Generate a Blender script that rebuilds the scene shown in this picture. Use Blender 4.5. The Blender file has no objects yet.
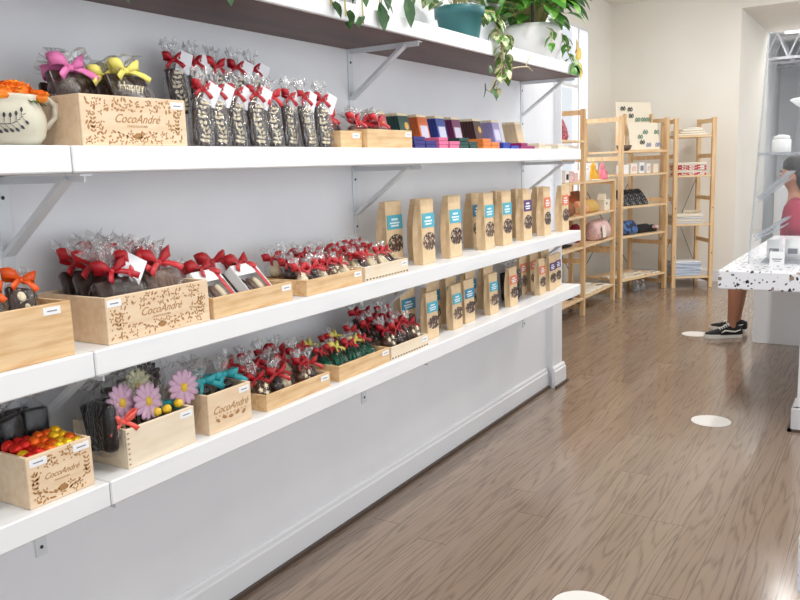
import bpy, bmesh, math, random
from mathutils import Vector, Matrix, noise
rnd = random.Random(11)
SC = bpy.context.scene
COL = SC.collection
PI = math.pi
V = Vector

# ------------------------------------------------------------------ camera
F_PX, YAW, PITCH, ROLL, EYE = 806.55, 0.54907, 0.16219, -0.033296, 1.45
fw = V((-math.sin(YAW) * math.cos(PITCH), math.cos(YAW) * math.cos(PITCH), -math.sin(PITCH)))
r0 = V((math.cos(YAW), math.sin(YAW), 0))
u0 = r0.cross(fw)
rr = r0 * math.cos(ROLL) + u0 * math.sin(ROLL)
uu = -r0 * math.sin(ROLL) + u0 * math.cos(ROLL)
cd = bpy.data.cameras.new('camera')
cam = bpy.data.objects.new('camera', cd)
COL.objects.link(cam)
cd.sensor_width = 36
cd.lens = F_PX / 800 * 36
cd.clip_start = 0.05
mw = Matrix((rr, uu, -fw)).transposed().to_4x4()
mw.translation = V((0, 0, EYE))
cam.matrix_world = mw
SC.camera = cam
SC.view_settings.view_transform = 'Standard'
SC.view_settings.look = 'None'
SC.view_settings.gamma = 1
SC.view_settings.use_curve_mapping = False
SC.view_settings.exposure = -0.62
SC.cycles.transparent_max_bounces = 40
SC.cycles.max_bounces = 10

# ------------------------------------------------------------------ materials
def hexc(r, g, b):
    f = lambda c: ((c / 255 + .055) / 1.055) ** 2.4 if c > 10 else c / 255 / 12.92
    return (f(r), f(g), f(b), 1)

def M(name, rgb, rough=.5, metal=0, spec=.5, vary=None, bump=None, coat=0, trans=0, aniso=(1, 1, 1), sheen=0):
    m = bpy.data.materials.new(name)
    m.use_nodes = True
    nt = m.node_tree
    b = nt.nodes['Principled BSDF']
    c = hexc(*rgb)
    b.inputs['Base Color'].default_value = c
    b.inputs['Roughness'].default_value = rough
    b.inputs['Metallic'].default_value = metal
    b.inputs['Specular IOR Level'].default_value = spec
    b.inputs['Coat Weight'].default_value = coat
    b.inputs['Transmission Weight'].default_value = trans
    if sheen: b.inputs['Sheen Weight'].default_value = sheen
    if vary or bump:
        tc = nt.nodes.new('ShaderNodeTexCoord')
        mp = nt.nodes.new('ShaderNodeMapping')
        mp.inputs['Scale'].default_value = aniso
        nt.links.new(tc.outputs['Object'], mp.inputs['Vector'])
    if vary:
        sc, rgb2, lo, hi = vary
        n = nt.nodes.new('ShaderNodeTexNoise')
        n.inputs['Scale'].default_value = sc
        n.inputs['Detail'].default_value = 5
        nt.links.new(mp.outputs[0], n.inputs['Vector'])
        rp = nt.nodes.new('ShaderNodeValToRGB')
        rp.color_ramp.elements[0].position = lo
        rp.color_ramp.elements[0].color = c
        rp.color_ramp.elements[1].position = hi
        rp.color_ramp.elements[1].color = hexc(*rgb2)
        nt.links.new(n.outputs['Fac'], rp.inputs['Fac'])
        nt.links.new(rp.outputs['Color'], b.inputs['Base Color'])
    if bump:
        sc, st, dist = bump
        n = nt.nodes.new('ShaderNodeTexNoise')
        n.inputs['Scale'].default_value = sc
        n.inputs['Detail'].default_value = 4
        nt.links.new(mp.outputs[0], n.inputs['Vector'])
        bp = nt.nodes.new('ShaderNodeBump')
        bp.inputs['Strength'].default_value = st
        bp.inputs['Distance'].default_value = dist
        nt.links.new(n.outputs['Fac'], bp.inputs['Height'])
        nt.links.new(bp.outputs[0], b.inputs['Normal'])
    return m

def clear_film(name, refl=.5, base=.05, rough=.07, bump=None, tint=(1, 1, 1), white=0.0):
    m = bpy.data.materials.new(name)
    m.use_nodes = True
    nt = m.node_tree
    nt.nodes.clear()
    out = nt.nodes.new('ShaderNodeOutputMaterial')
    tr = nt.nodes.new('ShaderNodeBsdfTransparent')
    tr.inputs['Color'].default_value = (*tint, 1)
    gl = nt.nodes.new('ShaderNodeBsdfGlossy')
    gl.inputs['Roughness'].default_value = rough
    lw = nt.nodes.new('ShaderNodeLayerWeight')
    lw.inputs['Blend'].default_value = .35
    mu = nt.nodes.new('ShaderNodeMath')
    mu.operation = 'MULTIPLY_ADD'
    mu.inputs[1].default_value = refl
    mu.inputs[2].default_value = base
    mu.use_clamp = True
    nt.links.new(lw.outputs['Facing'], mu.inputs[0])
    mx = nt.nodes.new('ShaderNodeMixShader')
    nt.links.new(mu.outputs[0], mx.inputs[0])
    nt.links.new(tr.outputs[0], mx.inputs[1])
    nt.links.new(gl.outputs[0], mx.inputs[2])
    last = mx
    if white:
        df = nt.nodes.new('ShaderNodeBsdfTranslucent')
        df.inputs['Color'].default_value = (.9, .9, .92, 1)
        d2 = nt.nodes.new('ShaderNodeBsdfDiffuse')
        d2.inputs['Color'].default_value = (.9, .9, .92, 1)
        ad = nt.nodes.new('ShaderNodeMixShader')
        ad.inputs[0].default_value = .5
        nt.links.new(df.outputs[0], ad.inputs[1])
        nt.links.new(d2.outputs[0], ad.inputs[2])
        m2 = nt.nodes.new('ShaderNodeMixShader')
        m2.inputs[0].default_value = white
        nt.links.new(mx.outputs[0], m2.inputs[1])
        nt.links.new(ad.outputs[0], m2.inputs[2])
        last = m2
    if bump:
        tc = nt.nodes.new('ShaderNodeTexCoord')
        n = nt.nodes.new('ShaderNodeTexNoise')
        n.inputs['Scale'].default_value = bump[0]
        n.inputs['Detail'].default_value = 3
        nt.links.new(tc.outputs['Object'], n.inputs['Vector'])
        bp = nt.nodes.new('ShaderNodeBump')
        bp.inputs['Strength'].default_value = bump[1]
        bp.inputs['Distance'].default_value = .01
        nt.links.new(n.outputs['Fac'], bp.inputs['Height'])
        nt.links.new(bp.outputs[0], gl.inputs['Normal'])
    nt.links.new(last.outputs[0], out.inputs['Surface'])
    return m

def film(name, peak=.85, base=.02, power=2.2, rough=.06, scale=70, strength=1.0, stretch=(1, 1, .3), white=0.0):
    """thin clear film whose creases catch the light"""
    m = bpy.data.materials.new(name); m.use_nodes = True
    nt = m.node_tree; nt.nodes.clear(); N, L = nt.nodes.new, nt.links.new
    out = N('ShaderNodeOutputMaterial'); tr = N('ShaderNodeBsdfTransparent'); gl = N('ShaderNodeBsdfGlossy')
    tr.inputs['Color'].default_value = (.98, .98, .98, 1)
    gl.inputs['Roughness'].default_value = rough
    tc = N('ShaderNodeTexCoord'); mp = N('ShaderNodeMapping'); mp.inputs['Scale'].default_value = stretch
    n = N('ShaderNodeTexNoise'); n.inputs['Scale'].default_value = scale; n.inputs['Detail'].default_value = 2; n.inputs['Distortion'].default_value = 1.2
    bp = N('ShaderNodeBump'); bp.inputs['Strength'].default_value = strength; bp.inputs['Distance'].default_value = .012
    L(tc.outputs['Object'], mp.inputs[0]); L(mp.outputs[0], n.inputs['Vector']); L(n.outputs['Fac'], bp.inputs['Height'])
    lw = N('ShaderNodeLayerWeight'); lw.inputs['Blend'].default_value = .5
    L(bp.outputs[0], lw.inputs['Normal']); L(bp.outputs[0], gl.inputs['Normal'])
    pw = N('ShaderNodeMath'); pw.operation = 'POWER'; pw.inputs[1].default_value = power; L(lw.outputs['Facing'], pw.inputs[0])
    mu = N('ShaderNodeMath'); mu.operation = 'MULTIPLY_ADD'; mu.inputs[1].default_value = peak; mu.inputs[2].default_value = base; mu.use_clamp = True
    L(pw.outputs[0], mu.inputs[0])
    mx = N('ShaderNodeMixShader'); L(mu.outputs[0], mx.inputs[0]); L(tr.outputs[0], mx.inputs[1]); L(gl.outputs[0], mx.inputs[2])
    last = mx
    if white:
        d = N('ShaderNodeBsdfDiffuse'); d.inputs['Color'].default_value = (.92, .92, .94, 1)
        m2 = N('ShaderNodeMixShader'); m2.inputs[0].default_value = white; L(mx.outputs[0], m2.inputs[1]); L(d.outputs[0], m2.inputs[2]); last = m2
    L(last.outputs[0], out.inputs['Surface'])
    return m

def floor_material():
    m = bpy.data.materials.new('oak_floor')
    m.use_nodes = True
    nt = m.node_tree
    N, L = nt.nodes.new, nt.links.new
    b = nt.nodes['Principled BSDF']
    tc = N('ShaderNodeTexCoord')
    sp = N('ShaderNodeSeparateXYZ')
    L(tc.outputs['Object'], sp.inputs[0])
    def math_(op, a, b_=None, c=None):
        n = N('ShaderNodeMath'); n.operation = op
        for i, x in enumerate((a, b_, c)):
            if x is None: continue
            if isinstance(x, (int, float)): n.inputs[i].default_value = x
            else: L(x, n.inputs[i])
        return n.outputs[0]
    PW, PL = .128, 2.6
    px = math_('DIVIDE', sp.outputs['X'], PW)
    ix = math_('FLOOR', px)
    fx = math_('FRACT', px)
    wn = N('ShaderNodeTexWhiteNoise'); wn.noise_dimensions = '1D'
    L(ix, wn.inputs['W'])
    py = math_('ADD', math_('DIVIDE', sp.outputs['Y'], PL), math_('MULTIPLY', wn.outputs['Value'], 7.3))
    iy = math_('FLOOR', py)
    fy = math_('FRACT', py)
    w2 = N('ShaderNodeTexWhiteNoise'); w2.noise_dimensions = '2D'
    cb = N('ShaderNodeCombineXYZ'); L(ix, cb.inputs[0]); L(iy, cb.inputs[1])
    L(cb.outputs[0], w2.inputs['Vector'])
    # grain: distorted rings stretched along Y, offset per plank
    cv = N('ShaderNodeCombineXYZ')
    L(math_('ADD', math_('MULTIPLY', sp.outputs['X'], 9), math_('MULTIPLY', w2.outputs['Value'], 40)), cv.inputs[0])
    L(math_('MULTIPLY', sp.outputs['Y'], .5), cv.inputs[1])
    L(math_('MULTIPLY', w2.outputs['Value'], 13), cv.inputs[2])
    n1 = N('ShaderNodeTexNoise'); n1.inputs['Scale'].default_value = 1.0; n1.inputs['Detail'].default_value = 2
    L(cv.outputs[0], n1.inputs['Vector'])
    rings = math_('FRACT', math_('MULTIPLY', n1.outputs['Fac'], 15))
    rg = math_('SUBTRACT', 1, math_('POWER', math_('ABSOLUTE', math_('SUBTRACT', math_('MULTIPLY', rings, 2), 1)), 2.2))
    cv2 = N('ShaderNodeCombineXYZ')
    L(math_('MULTIPLY', sp.outputs['X'], 160), cv2.inputs[0])
    L(math_('MULTIPLY', sp.outputs['Y'], 7), cv2.inputs[1])
    n2 = N('ShaderNodeTexNoise'); n2.inputs['Scale'].default_value = 1; n2.inputs['Detail'].default_value = 5
    L(cv2.outputs[0], n2.inputs['Vector'])
    g = math_('ADD', math_('MULTIPLY', rg, .3), math_('MULTIPLY', n2.outputs['Fac'], .7))
    rp = N('ShaderNodeValToRGB')
    e = rp.color_ramp.elements
    e[0].position = .15; e[0].color = hexc(112, 94, 81)
    e[1].position = .6; e[1].color = hexc(153, 134, 118)
    L(g, rp.inputs['Fac'])
    tone = N('ShaderNodeMix'); tone.data_type = 'RGBA'; tone.blend_type = 'MULTIPLY'
    tone.inputs['Factor'].default_value = 1
    rp2 = N('ShaderNodeValToRGB')
    rp2.color_ramp.elements[0].color = (.86, .83, .81, 1)
    rp2.color_ramp.elements[1].color = (1.0, 1.0, 1.0, 1)
    L(w2.outputs['Value'], rp2.inputs['Fac'])
    L(rp.outputs['Color'], tone.inputs[6]); L(rp2.outputs['Color'], tone.inputs[7])
    # joints
    ex = math_('MINIMUM', fx, math_('SUBTRACT', 1, fx))
    ey = math_('MINIMUM', fy, math_('SUBTRACT', 1, fy))
    jx = math_('LESS_THAN', ex, .009)
    jy = math_('LESS_THAN', ey, .0006)
    j = math_('MAXIMUM', jx, jy)
    mj = N('ShaderNodeMix'); mj.data_type = 'RGBA'
    L(math_('MULTIPLY', j, .6), mj.inputs['Factor'])
    L(tone.outputs[2], mj.inputs[6]); mj.inputs[7].default_value = hexc(62, 46, 38)
    L(mj.outputs[2], b.inputs['Base Color'])
    n3 = N('ShaderNodeTexNoise'); n3.inputs['Scale'].default_value = 3.5; n3.inputs['Detail'].default_value = 3
    L(tc.outputs['Object'], n3.inputs['Vector'])
    L(math_('MULTIPLY_ADD', n3.outputs['Fac'], .1, .1), b.inputs['Roughness'])
    b.inputs['Specular IOR Level'].default_value = .55
    bp = N('ShaderNodeBump'); bp.inputs['Strength'].default_value = .035; bp.inputs['Distance'].default_value = .002
    L(math_('SUBTRACT', g, j), bp.inputs['Height'])
    L(bp.outputs[0], b.inputs['Normal'])
    return m

def terrazzo_material():
    m = bpy.data.materials.new('terrazzo')
    m.use_nodes = True
    nt = m.node_tree
    N, L = nt.nodes.new, nt.links.new
    b = nt.nodes['Principled BSDF']
    tc = N('ShaderNodeTexCoord')
    ns = N('ShaderNodeTexNoise'); ns.inputs['Scale'].default_value = 45
    L(tc.outputs['Object'], ns.inputs['Vector'])
    ad = N('ShaderNodeVectorMath'); ad.operation = 'MULTIPLY_ADD'
    L(ns.outputs['Color'], ad.inputs[0]); ad.inputs[1].default_value = (.02, .02, .02)
    L(tc.outputs['Object'], ad.inputs[2])
    last = None
    col = None
    for sc, th, keep in ((32, .34, .5), (55, .32, .72)):
        vo = N('ShaderNodeTexVoronoi'); vo.inputs['Scale'].default_value = sc
        L(ad.outputs[0], vo.inputs['Vector'])
        sep = N('ShaderNodeSeparateColor'); L(vo.outputs['Color'], sep.inputs[0])
        a = N('ShaderNodeMath'); a.operation = 'LESS_THAN'; L(vo.outputs['Distance'], a.inputs[0]); a.inputs[1].default_value = th
        k = N('ShaderNodeMath'); k.operation = 'GREATER_THAN'; L(sep.outputs[0], k.inputs[0]); k.inputs[1].default_value = keep
        mu = N('ShaderNodeMath'); mu.operation = 'MULTIPLY'; L(a.outputs[0], mu.inputs[0]); L(k.outputs[0], mu.inputs[1])
        rp = N('ShaderNodeValToRGB'); rp.color_ramp.interpolation = 'CONSTANT'
        el = rp.color_ramp.elements
        el[0].color = hexc(30, 34, 52); el[1].position = .5; el[1].color = hexc(95, 98, 112)
        x = el.new(.72); x.color = hexc(160, 160, 170)
        x = el.new(.88); x.color = hexc(150, 130, 118)
        L(sep.outputs[1], rp.inputs['Fac'])
        mx = N('ShaderNodeMix'); mx.data_type = 'RGBA'
        L(mu.outputs[0], mx.inputs['Factor'])
        if col is None: mx.inputs[6].default_value = hexc(238, 240, 246)
        else: L(col, mx.inputs[6])
        L(rp.outputs['Color'], mx.inputs[7])
        col = mx.outputs[2]
    L(col, b.inputs['Base Color'])
    b.inputs['Roughness'].default_value = .3
    return m

def crumb_material(name, a, b_, c):
    m = bpy.data.materials.new(name)
    m.use_nodes = True
    nt = m.node_tree
    N, L = nt.nodes.new, nt.links.new
    b = nt.nodes['Principled BSDF']
    tc = N('ShaderNodeTexCoord')
    vo = N('ShaderNodeTexVoronoi'); vo.inputs['Scale'].default_value = 120
    L(tc.outputs['Object'], vo.inputs['Vector'])
    sep = N('ShaderNodeSeparateColor'); L(vo.outputs['Color'], sep.inputs[0])
    rp = N('ShaderNodeValToRGB'); rp.color_ramp.interpolation = 'CONSTANT'
    el = rp.color_ramp.elements
    el[0].color = hexc(*a); el[1].position = .5; el[1].color = hexc(*b_)
    x = el.new(.82); x.color = hexc(*c)
    L(sep.outputs[0], rp.inputs['Fac'])
    L(rp.outputs['Color'], b.inputs['Base Color'])
    bp = N('ShaderNodeBump'); bp.inputs['Strength'].default_value = .7; bp.inputs['Distance'].default_value = .004
    L(vo.outputs['Distance'], bp.inputs['Height']); L(bp.outputs[0], b.inputs['Normal'])
    b.inputs['Roughness'].default_value = .35
    return m

MT = {}
MT['wall'] = M('wall_paint', (232, 233, 237), .6, vary=(2.5, (236, 237, 240), .4, .6), bump=(60, .05, .002))
MT['wall_warm'] = M('warm_wall_paint', (238, 234, 225), .65, vary=(1.5, (240, 237, 229), .4, .6))
MT['ceil'] = M('ceiling_paint', (236, 233, 225), .7)
MT['trim'] = M('white_trim', (232, 233, 236), .4, bump=(40, .05, .002))
MT['shelf'] = M('white_shelf_paint', (240, 240, 241), .42, vary=(14, (234, 235, 237), .45, .6), bump=(30, .15, .003), aniso=(1, .2, 1))
MT['under'] = M('brown_underside', (104, 76, 68), .5, vary=(9, (88, 62, 56), .4, .6), aniso=(1, .15, 1))
MT['steel'] = M('painted_steel', (222, 226, 230), .4, .05)
MT['screw'] = M('dark_screw', (70, 70, 72), .4, .8)
MT['shoe_mould'] = M('brown_shoe_moulding', (84, 68, 58), .45)
MT['floor'] = floor_material()
MT['terrazzo'] = terrazzo_material()
MT['disc'] = M('white_vinyl', (240, 238, 234), .45)
MT['pine'] = M('pine', (230, 198, 154), .5, vary=(6, (214, 174, 124), .38, .66), aniso=(6, 6, .5), bump=(20, .1, .002))
MT['pine_shelf'] = M('pine_board', (236, 208, 168), .5, vary=(7, (222, 188, 142), .4, .68), aniso=(.7, 6, 6))
MT['knot'] = M('pine_knot', (128, 84, 48), .5)
MT['boxwood'] = M('pale_box_wood', (236, 210, 178), .55, vary=(9, (226, 196, 160), .38, .68), aniso=(1, 5, 7))
MT['boxwood2'] = M('pine_box_wood', (230, 196, 150), .5, vary=(8, (206, 160, 108), .42, .74), aniso=(1, 6, 9))
MT['boxwood3'] = M('bleached_box_wood', (238, 222, 198), .6, vary=(8, (230, 210, 182), .4, .68), aniso=(1, 5, 7))
MT['burn'] = M('engraved_brown', (172, 126, 78), .7)
MT['slot'] = M('dark_slot', (66, 44, 26), .8)
MT['sticker'] = M('paper_sticker', (242, 242, 244), .55)
MT['print'] = M('grey_print', (130, 130, 138), .7)
MT['choc'] = M('dark_chocolate', (42, 27, 24), .28, spec=.45, vary=(25, (54, 35, 29), .4, .6))
MT['milk'] = M('milk_chocolate', (98, 66, 50), .35, vary=(20, (84, 54, 40), .4, .6))
MT['whitechoc'] = M('white_chocolate', (236, 222, 190), .4)
MT['red'] = M('red_ribbon', (196, 20, 34), .35, spec=.5, sheen=.2)
MT['crimson'] = M('crimson_ribbon', (176, 16, 34), .35, spec=.5)
MT['pink'] = M('pink_ribbon', (226, 120, 176), .4)
MT['yellow'] = M('yellow_ribbon', (236, 222, 110), .4)
MT['orange'] = M('orange_ribbon', (238, 92, 24), .35)
MT['coral'] = M('coral_ribbon', (250, 100, 86), .4)
MT['teal'] = M('teal_tissue', (52, 168, 176), .5, bump=(40, .4, .004))
MT['lilac'] = M('lilac_candy', (212, 172, 198), .45)
MT['paleyellow'] = M('pale_yellow_candy', (224, 222, 180), .45)
MT['gold'] = M('yellow_candy', (232, 190, 40), .4)
MT['foil_red'] = M('red_foil', (206, 30, 20), .3, .5, bump=(90, .5, .002))
MT['foil_orange'] = M('orange_foil', (240, 104, 20), .3, .5, bump=(90, .5, .002))
MT['foil_yellow'] = M('yellow_foil', (246, 196, 30), .3, .5, bump=(90, .5, .002))
MT['foil_green'] = M('green_foil', (30, 110, 88), .28, .5, bump=(90, .5, .002))
MT['tag'] = M('white_tag', (240, 240, 244), .5)
MT['kraft'] = M('kraft_paper', (230, 202, 162), .65, vary=(30, (223, 193, 152), .4, .6), bump=(25, .15, .003))
MT['lab_blue'] = M('turquoise_label', (84, 178, 200), .5)
MT['lab_blue2'] = M('blue_label', (64, 142, 176), .5)
MT['lab_purple'] = M('purple_label', (98, 58, 118), .5)
MT['lab_orange'] = M('orange_label', (232, 128, 92), .5)
MT['labtext'] = M('white_label_print', (232, 244, 248), .5)
MT['crumb'] = crumb_material('chocolate_pieces', (52, 34, 28), (96, 66, 50), (190, 168, 146))
MT['crumb2'] = crumb_material('chocolate_nut_pieces', (78, 54, 42), (128, 98, 76), (206, 186, 160))
MT['cello'] = film('cellophane', .95, .004, 3.2, .05, 60, .9, (1, 1, .4))
MT['cello_crisp'] = film('crisp_cellophane', 1.0, .02, 1.8, .05, 55, 1.0, (1, 1, .35))
MT['cello_dark'] = film('clear_film', .8, .01, 3.0, .05, 45, .8, (1, 1, .4))
MT['blackchoc'] = M('very_dark_chocolate', (20, 15, 15), .3)
MT['cello_fan'] = film('cellophane_ruffle', 1.0, .06, 1.3, .07, 60, .9, (1, 1, .4), .07)
MT['acrylic'] = clear_film('acrylic', .22, .03, .04, white=.015)
MT['acrylic_edge'] = clear_film('acrylic_edge', .3, .1, .1, tint=(.8, .83, .85), white=.2)
MT['glass'] = clear_film('window_glass', .06, .03, .02)
MT['black'] = M('black', (22, 22, 24), .5)
MT['white'] = M('white_plastic', (238, 238, 238), .4)
MT['grey'] = M('grey_board', (190, 190, 196), .6)
MT['ceramic'] = M('pale_ceramic', (208, 204, 184), .35, vary=(9, (194, 184, 166), .42, .66))
MT['glaze_green'] = M('green_glaze', (208, 208, 184), .3)
MT['ink'] = M('dark_glaze', (34, 36, 44), .35)
MT['marigold'] = M('marigold', (245, 118, 14), .6, vary=(60, (250, 150, 30), .4, .6))
MT['leaf'] = M('pothos_leaf', (70, 130, 44), .35, vary=(25, (118, 168, 70), .5, .62))
MT['leaf_dark'] = M('dark_leaf', (50, 88, 44), .35, vary=(25, (70, 112, 60), .5, .62))
MT['leaf_var'] = M('variegated_leaf', (92, 136, 58), .35, vary=(40, (216, 214, 170), .5, .58))
MT['leaf_yellow'] = M('yellow_leaf', (226, 190, 96), .45, vary=(25, (196, 178, 70), .45, .6))
MT['stem'] = M('vine_stem', (178, 170, 110), .5)
MT['soil'] = M('soil', (52, 38, 30), .9, bump=(60, .6, .01))
MT['pot_teal'] = M('teal_plastic_pot', (46, 104, 108), .4, vary=(6, (56, 120, 122), .4, .6))
MT['pot_white'] = M('white_marbled_pot', (224, 222, 222), .3, vary=(9, (206, 200, 200), .5, .68))
MT['skin'] = M('skin', (170, 118, 92), .5)
MT['hair'] = M('dark_hair', (30, 26, 28), .5, bump=(90, .6, .01), aniso=(1, 1, .2))
MT['maroon'] = M('maroon_cloth', (150, 40, 66), .8, bump=(30, .2, .006))
MT['shorts'] = M('dark_cloth', (44, 46, 54), .85)
MT['pinkcloth'] = M('pink_glove', (226, 176, 186), .6)
MT['canvas'] = M('black_canvas', (24, 24, 27), .8)
MT['rubber'] = M('white_rubber', (232, 230, 224), .55)
MT['eye'] = M('eye_white', (235, 232, 228), .3)
MT['lip'] = M('lip', (150, 84, 76), .5)
MT['cotton'] = M('cream_cotton', (236, 230, 216), .85, bump=(40, .2, .006))
MT['paper'] = M('cream_card', (238, 228, 208), .65)
MT['nextwall'] = M('grey_white_wall', (228, 230, 232), .6)
MT['beam'] = M('white_steel_beam', (150, 150, 154), .5)

def stripe_material(name, c1, c2, scale, rough=.85, axis='Z'):
    m = bpy.data.materials.new(name); m.use_nodes = True
    nt = m.node_tree; N, L = nt.nodes.new, nt.links.new
    b = nt.nodes['Principled BSDF']
    tc = N('ShaderNodeTexCoord')
    w = N('ShaderNodeTexWave'); w.bands_direction = axis
    w.inputs['Scale'].default_value = scale; w.inputs['Distortion'].default_value = 1.5; w.inputs['Detail'].default_value = 2
    L(tc.outputs['Object'], w.inputs['Vector'])
    rp = N('ShaderNodeValToRGB'); rp.color_ramp.interpolation = 'CONSTANT'
    rp.color_ramp.elements[0].color = hexc(*c1); rp.color_ramp.elements[1].position = .55; rp.color_ramp.elements[1].color = hexc(*c2)
    L(w.outputs['Fac'], rp.inputs['Fac']); L(rp.outputs['Color'], b.inputs['Base Color'])
    b.inputs['Roughness'].default_value = rough
    return m

def blotch_material(name, c1, c2, scale, th, rough=.8):
    m = bpy.data.materials.new(name); m.use_nodes = True
    nt = m.node_tree; N, L = nt.nodes.new, nt.links.new
    b = nt.nodes['Principled BSDF']
    tc = N('ShaderNodeTexCoord')
    n = N('ShaderNodeTexNoise'); n.inputs['Scale'].default_value = scale; n.inputs['Detail'].default_value = 1
    L(tc.outputs['Object'], n.inputs['Vector'])
    rp = N('ShaderNodeValToRGB'); rp.color_ramp.interpolation = 'CONSTANT'
    rp.color_ramp.elements[0].color = hexc(*c1); rp.color_ramp.elements[1].position = th; rp.color_ramp.elements[1].color = hexc(*c2)
    L(n.outputs['Fac'], rp.inputs['Fac']); L(rp.outputs['Color'], b.inputs['Base Color'])
    b.inputs['Roughness'].default_value = rough
    return m
MT['redwhite'] = blotch_material('red_print_cloth', (238, 230, 222), (196, 44, 58), 60, .5)
MT['pinkprint'] = blotch_material('pink_print_cloth', (214, 120, 130), (120, 70, 96), 70, .53)
MT['pinkknit'] = blotch_material('pink_knit', (232, 206, 200), (206, 156, 156), 110, .52)
MT['bluestripe'] = stripe_material('blue_striped_cotton', (232, 236, 240), (120, 156, 200), 22)
MT['whitestripe'] = stripe_material('grey_striped_cotton', (240, 240, 240), (186, 190, 198), 20)
MT['blackprint'] = blotch_material('black_print_pouch', (32, 33, 36), (150, 152, 154), 55, .6)
MT['bluepouch'] = blotch_material('blue_pouch', (30, 40, 66), (70, 110, 168), 16, .48, .5)

# ------------------------------------------------------------------ mesh builder
class MB:
    def __init__(self): self.bm = bmesh.new()
    def add(self, vs, fs, mtx=None):
        bv = [self.bm.verts.new(mtx @ V(v) if mtx else V(v)) for v in vs]
        for f in fs:
            try: self.bm.faces.new([bv[i] for i in f])
            except ValueError: pass
        return self
    def box(self, c, s, bev=0, mtx=None, seg=1):
        x, y, z = s[0] / 2, s[1] / 2, s[2] / 2
        vs = [V((a * x, b * y, d * z)) for a in (-1, 1) for b in (-1, 1) for d in (-1, 1)]
        fs = [(0, 1, 3, 2), (4, 6, 7, 5), (0, 4, 5, 1), (2, 3, 7, 6), (0, 2, 6, 4), (1, 5, 7, 3)]
        t = Matrix.Translation(V(c))
        m = (t @ mtx) if mtx else t
        if not bev: return self.add(vs, fs, m)
        tb = bmesh.new()
        bv = [tb.verts.new(v) for v in vs]
        for f in fs: tb.faces.new([bv[i] for i in f])
        bmesh.ops.bevel(tb, geom=list(tb.edges), offset=bev, segments=seg, profile=.5, affect='EDGES')
        tb.verts.index_update()
        vv = [v.co.copy() for v in tb.verts]
        ff = [[v.index for v in f.verts] for f in tb.faces]
        tb.free()
        return self.add(vv, ff, m)
    def b2(self, lo, hi, bev=0):
        return self.box([(a + b) / 2 for a, b in zip(lo, hi)], [b - a for a, b in zip(lo, hi)], bev)
    def loft(self, rings, cap0=True, cap1=True, closed=True):
        n = len(rings[0]); vs = [p for r in rings for p in r]; fs = []
        for i in range(len(rings) - 1):
            for j in range(n if closed else n - 1):
                k = (j + 1) % n
                fs.append((i * n + j, i * n + k, (i + 1) * n + k, (i + 1) * n + j))
        if cap0: fs.append(tuple(range(n - 1, -1, -1)))
        if cap1: fs.append(tuple((len(rings) - 1) * n + j for j in range(n)))
        return self.add(vs, fs)
    def lathe(self, prof, n=24, c=(0, 0, 0), sx=1, sy=1, cap=True):
        rings = [[V((c[0] + r * sx * math.cos(2 * PI * j / n), c[1] + r * sy * math.sin(2 * PI * j / n), c[2] + z)) for j in range(n)] for r, z in prof]
        return self.loft(rings, cap, cap)
    def tube(self, pts, r, n=7):
        pts = [V(p) for p in pts]; rings = []
        for i, p in enumerate(pts):
            d = (pts[min(i + 1, len(pts) - 1)] - pts[max(i - 1, 0)]).normalized()
            a = d.cross(V((0, 0, 1)) if abs(d.z) < .9 else V((1, 0, 0))).normalized(); b = d.cross(a)
            q = r[i] if isinstance(r, (list, tuple)) else r
            rings.append([p + a * q * math.cos(2 * PI * j / n) + b * q * math.sin(2 * PI * j / n) for j in range(n)])
        return self.loft(rings)
    def bar(self, p, q, w, t):
        p, q = V(p), V(q); d = (q - p).normalized()
        a = d.cross(V((0, 0, 1)) if abs(d.z) < .95 else V((0, 1, 0))).normalized(); b = a.cross(d)
        rings = [[o + a * w / 2 * s1 + b * t / 2 * s2 for s1, s2 in ((-1, -1), (1, -1), (1, 1), (-1, 1))] for o in (p, q)]
        return self.loft(rings)
    def ribbon(self, pts, wd, ws, t=.0008):
        pts = [V(p) for p in pts]; rings = []
        for i, p in enumerate(pts):
            d = (pts[min(i + 1, len(pts) - 1)] - pts[max(i - 1, 0)]).normalized()
            w = V(wd[i] if isinstance(wd, list) else wd); w = (w - d * w.dot(d)).normalized(); nn = d.cross(w)
            h = ws[i] / 2
            rings.append([p - w * h - nn * t, p + w * h - nn * t, p + w * h + nn * t, p - w * h + nn * t])
        return self.loft(rings)
    def ell(self, c, r, nu=12, nv=8, mtx=None, jit=0):
        vs = [V((0, 0, -1))]; fs = []
        for i in range(1, nv):
            th = PI * i / nv - PI / 2
            for j in range(nu):
                ph = 2 * PI * j / nu
                k = 1 + jit * (rnd.random() - .5)
                vs.append(V((math.cos(th) * math.cos(ph), math.cos(th) * math.sin(ph), math.sin(th))) * k)
        vs.append(V((0, 0, 1))); top = len(vs) - 1
        for j in range(nu):
            k = (j + 1) % nu
            fs.append((0, 1 + k, 1 + j)); fs.append((top, 1 + (nv - 2) * nu + j, 1 + (nv - 2) * nu + k))
            for i in range(nv - 2):
                a = 1 + i * nu
                fs.append((a + j, a + k, a + nu + k, a + nu + j))
        vs = [V((v.x * r[0], v.y * r[1], v.z * r[2])) for v in vs]
        t = Matrix.Translation(V(c))
        return self.add(vs, fs, (t @ mtx) if mtx else t)
    def prism(self, outline, t, mtx=None):
        """flat outline in local x-z plane, thickness t along y (front at -t)"""
        n = len(outline)
        vs = [V((x, -t, z)) for x, z in outline] + [V((x, 0, z)) for x, z in outline]
        fs = [tuple(range(n)), tuple(range(2 * n - 1, n - 1, -1))] + [(i, i + n, (i + 1) % n + n, (i + 1) % n) for i in range(n)]
        return self.add(vs, fs, mtx)
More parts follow.
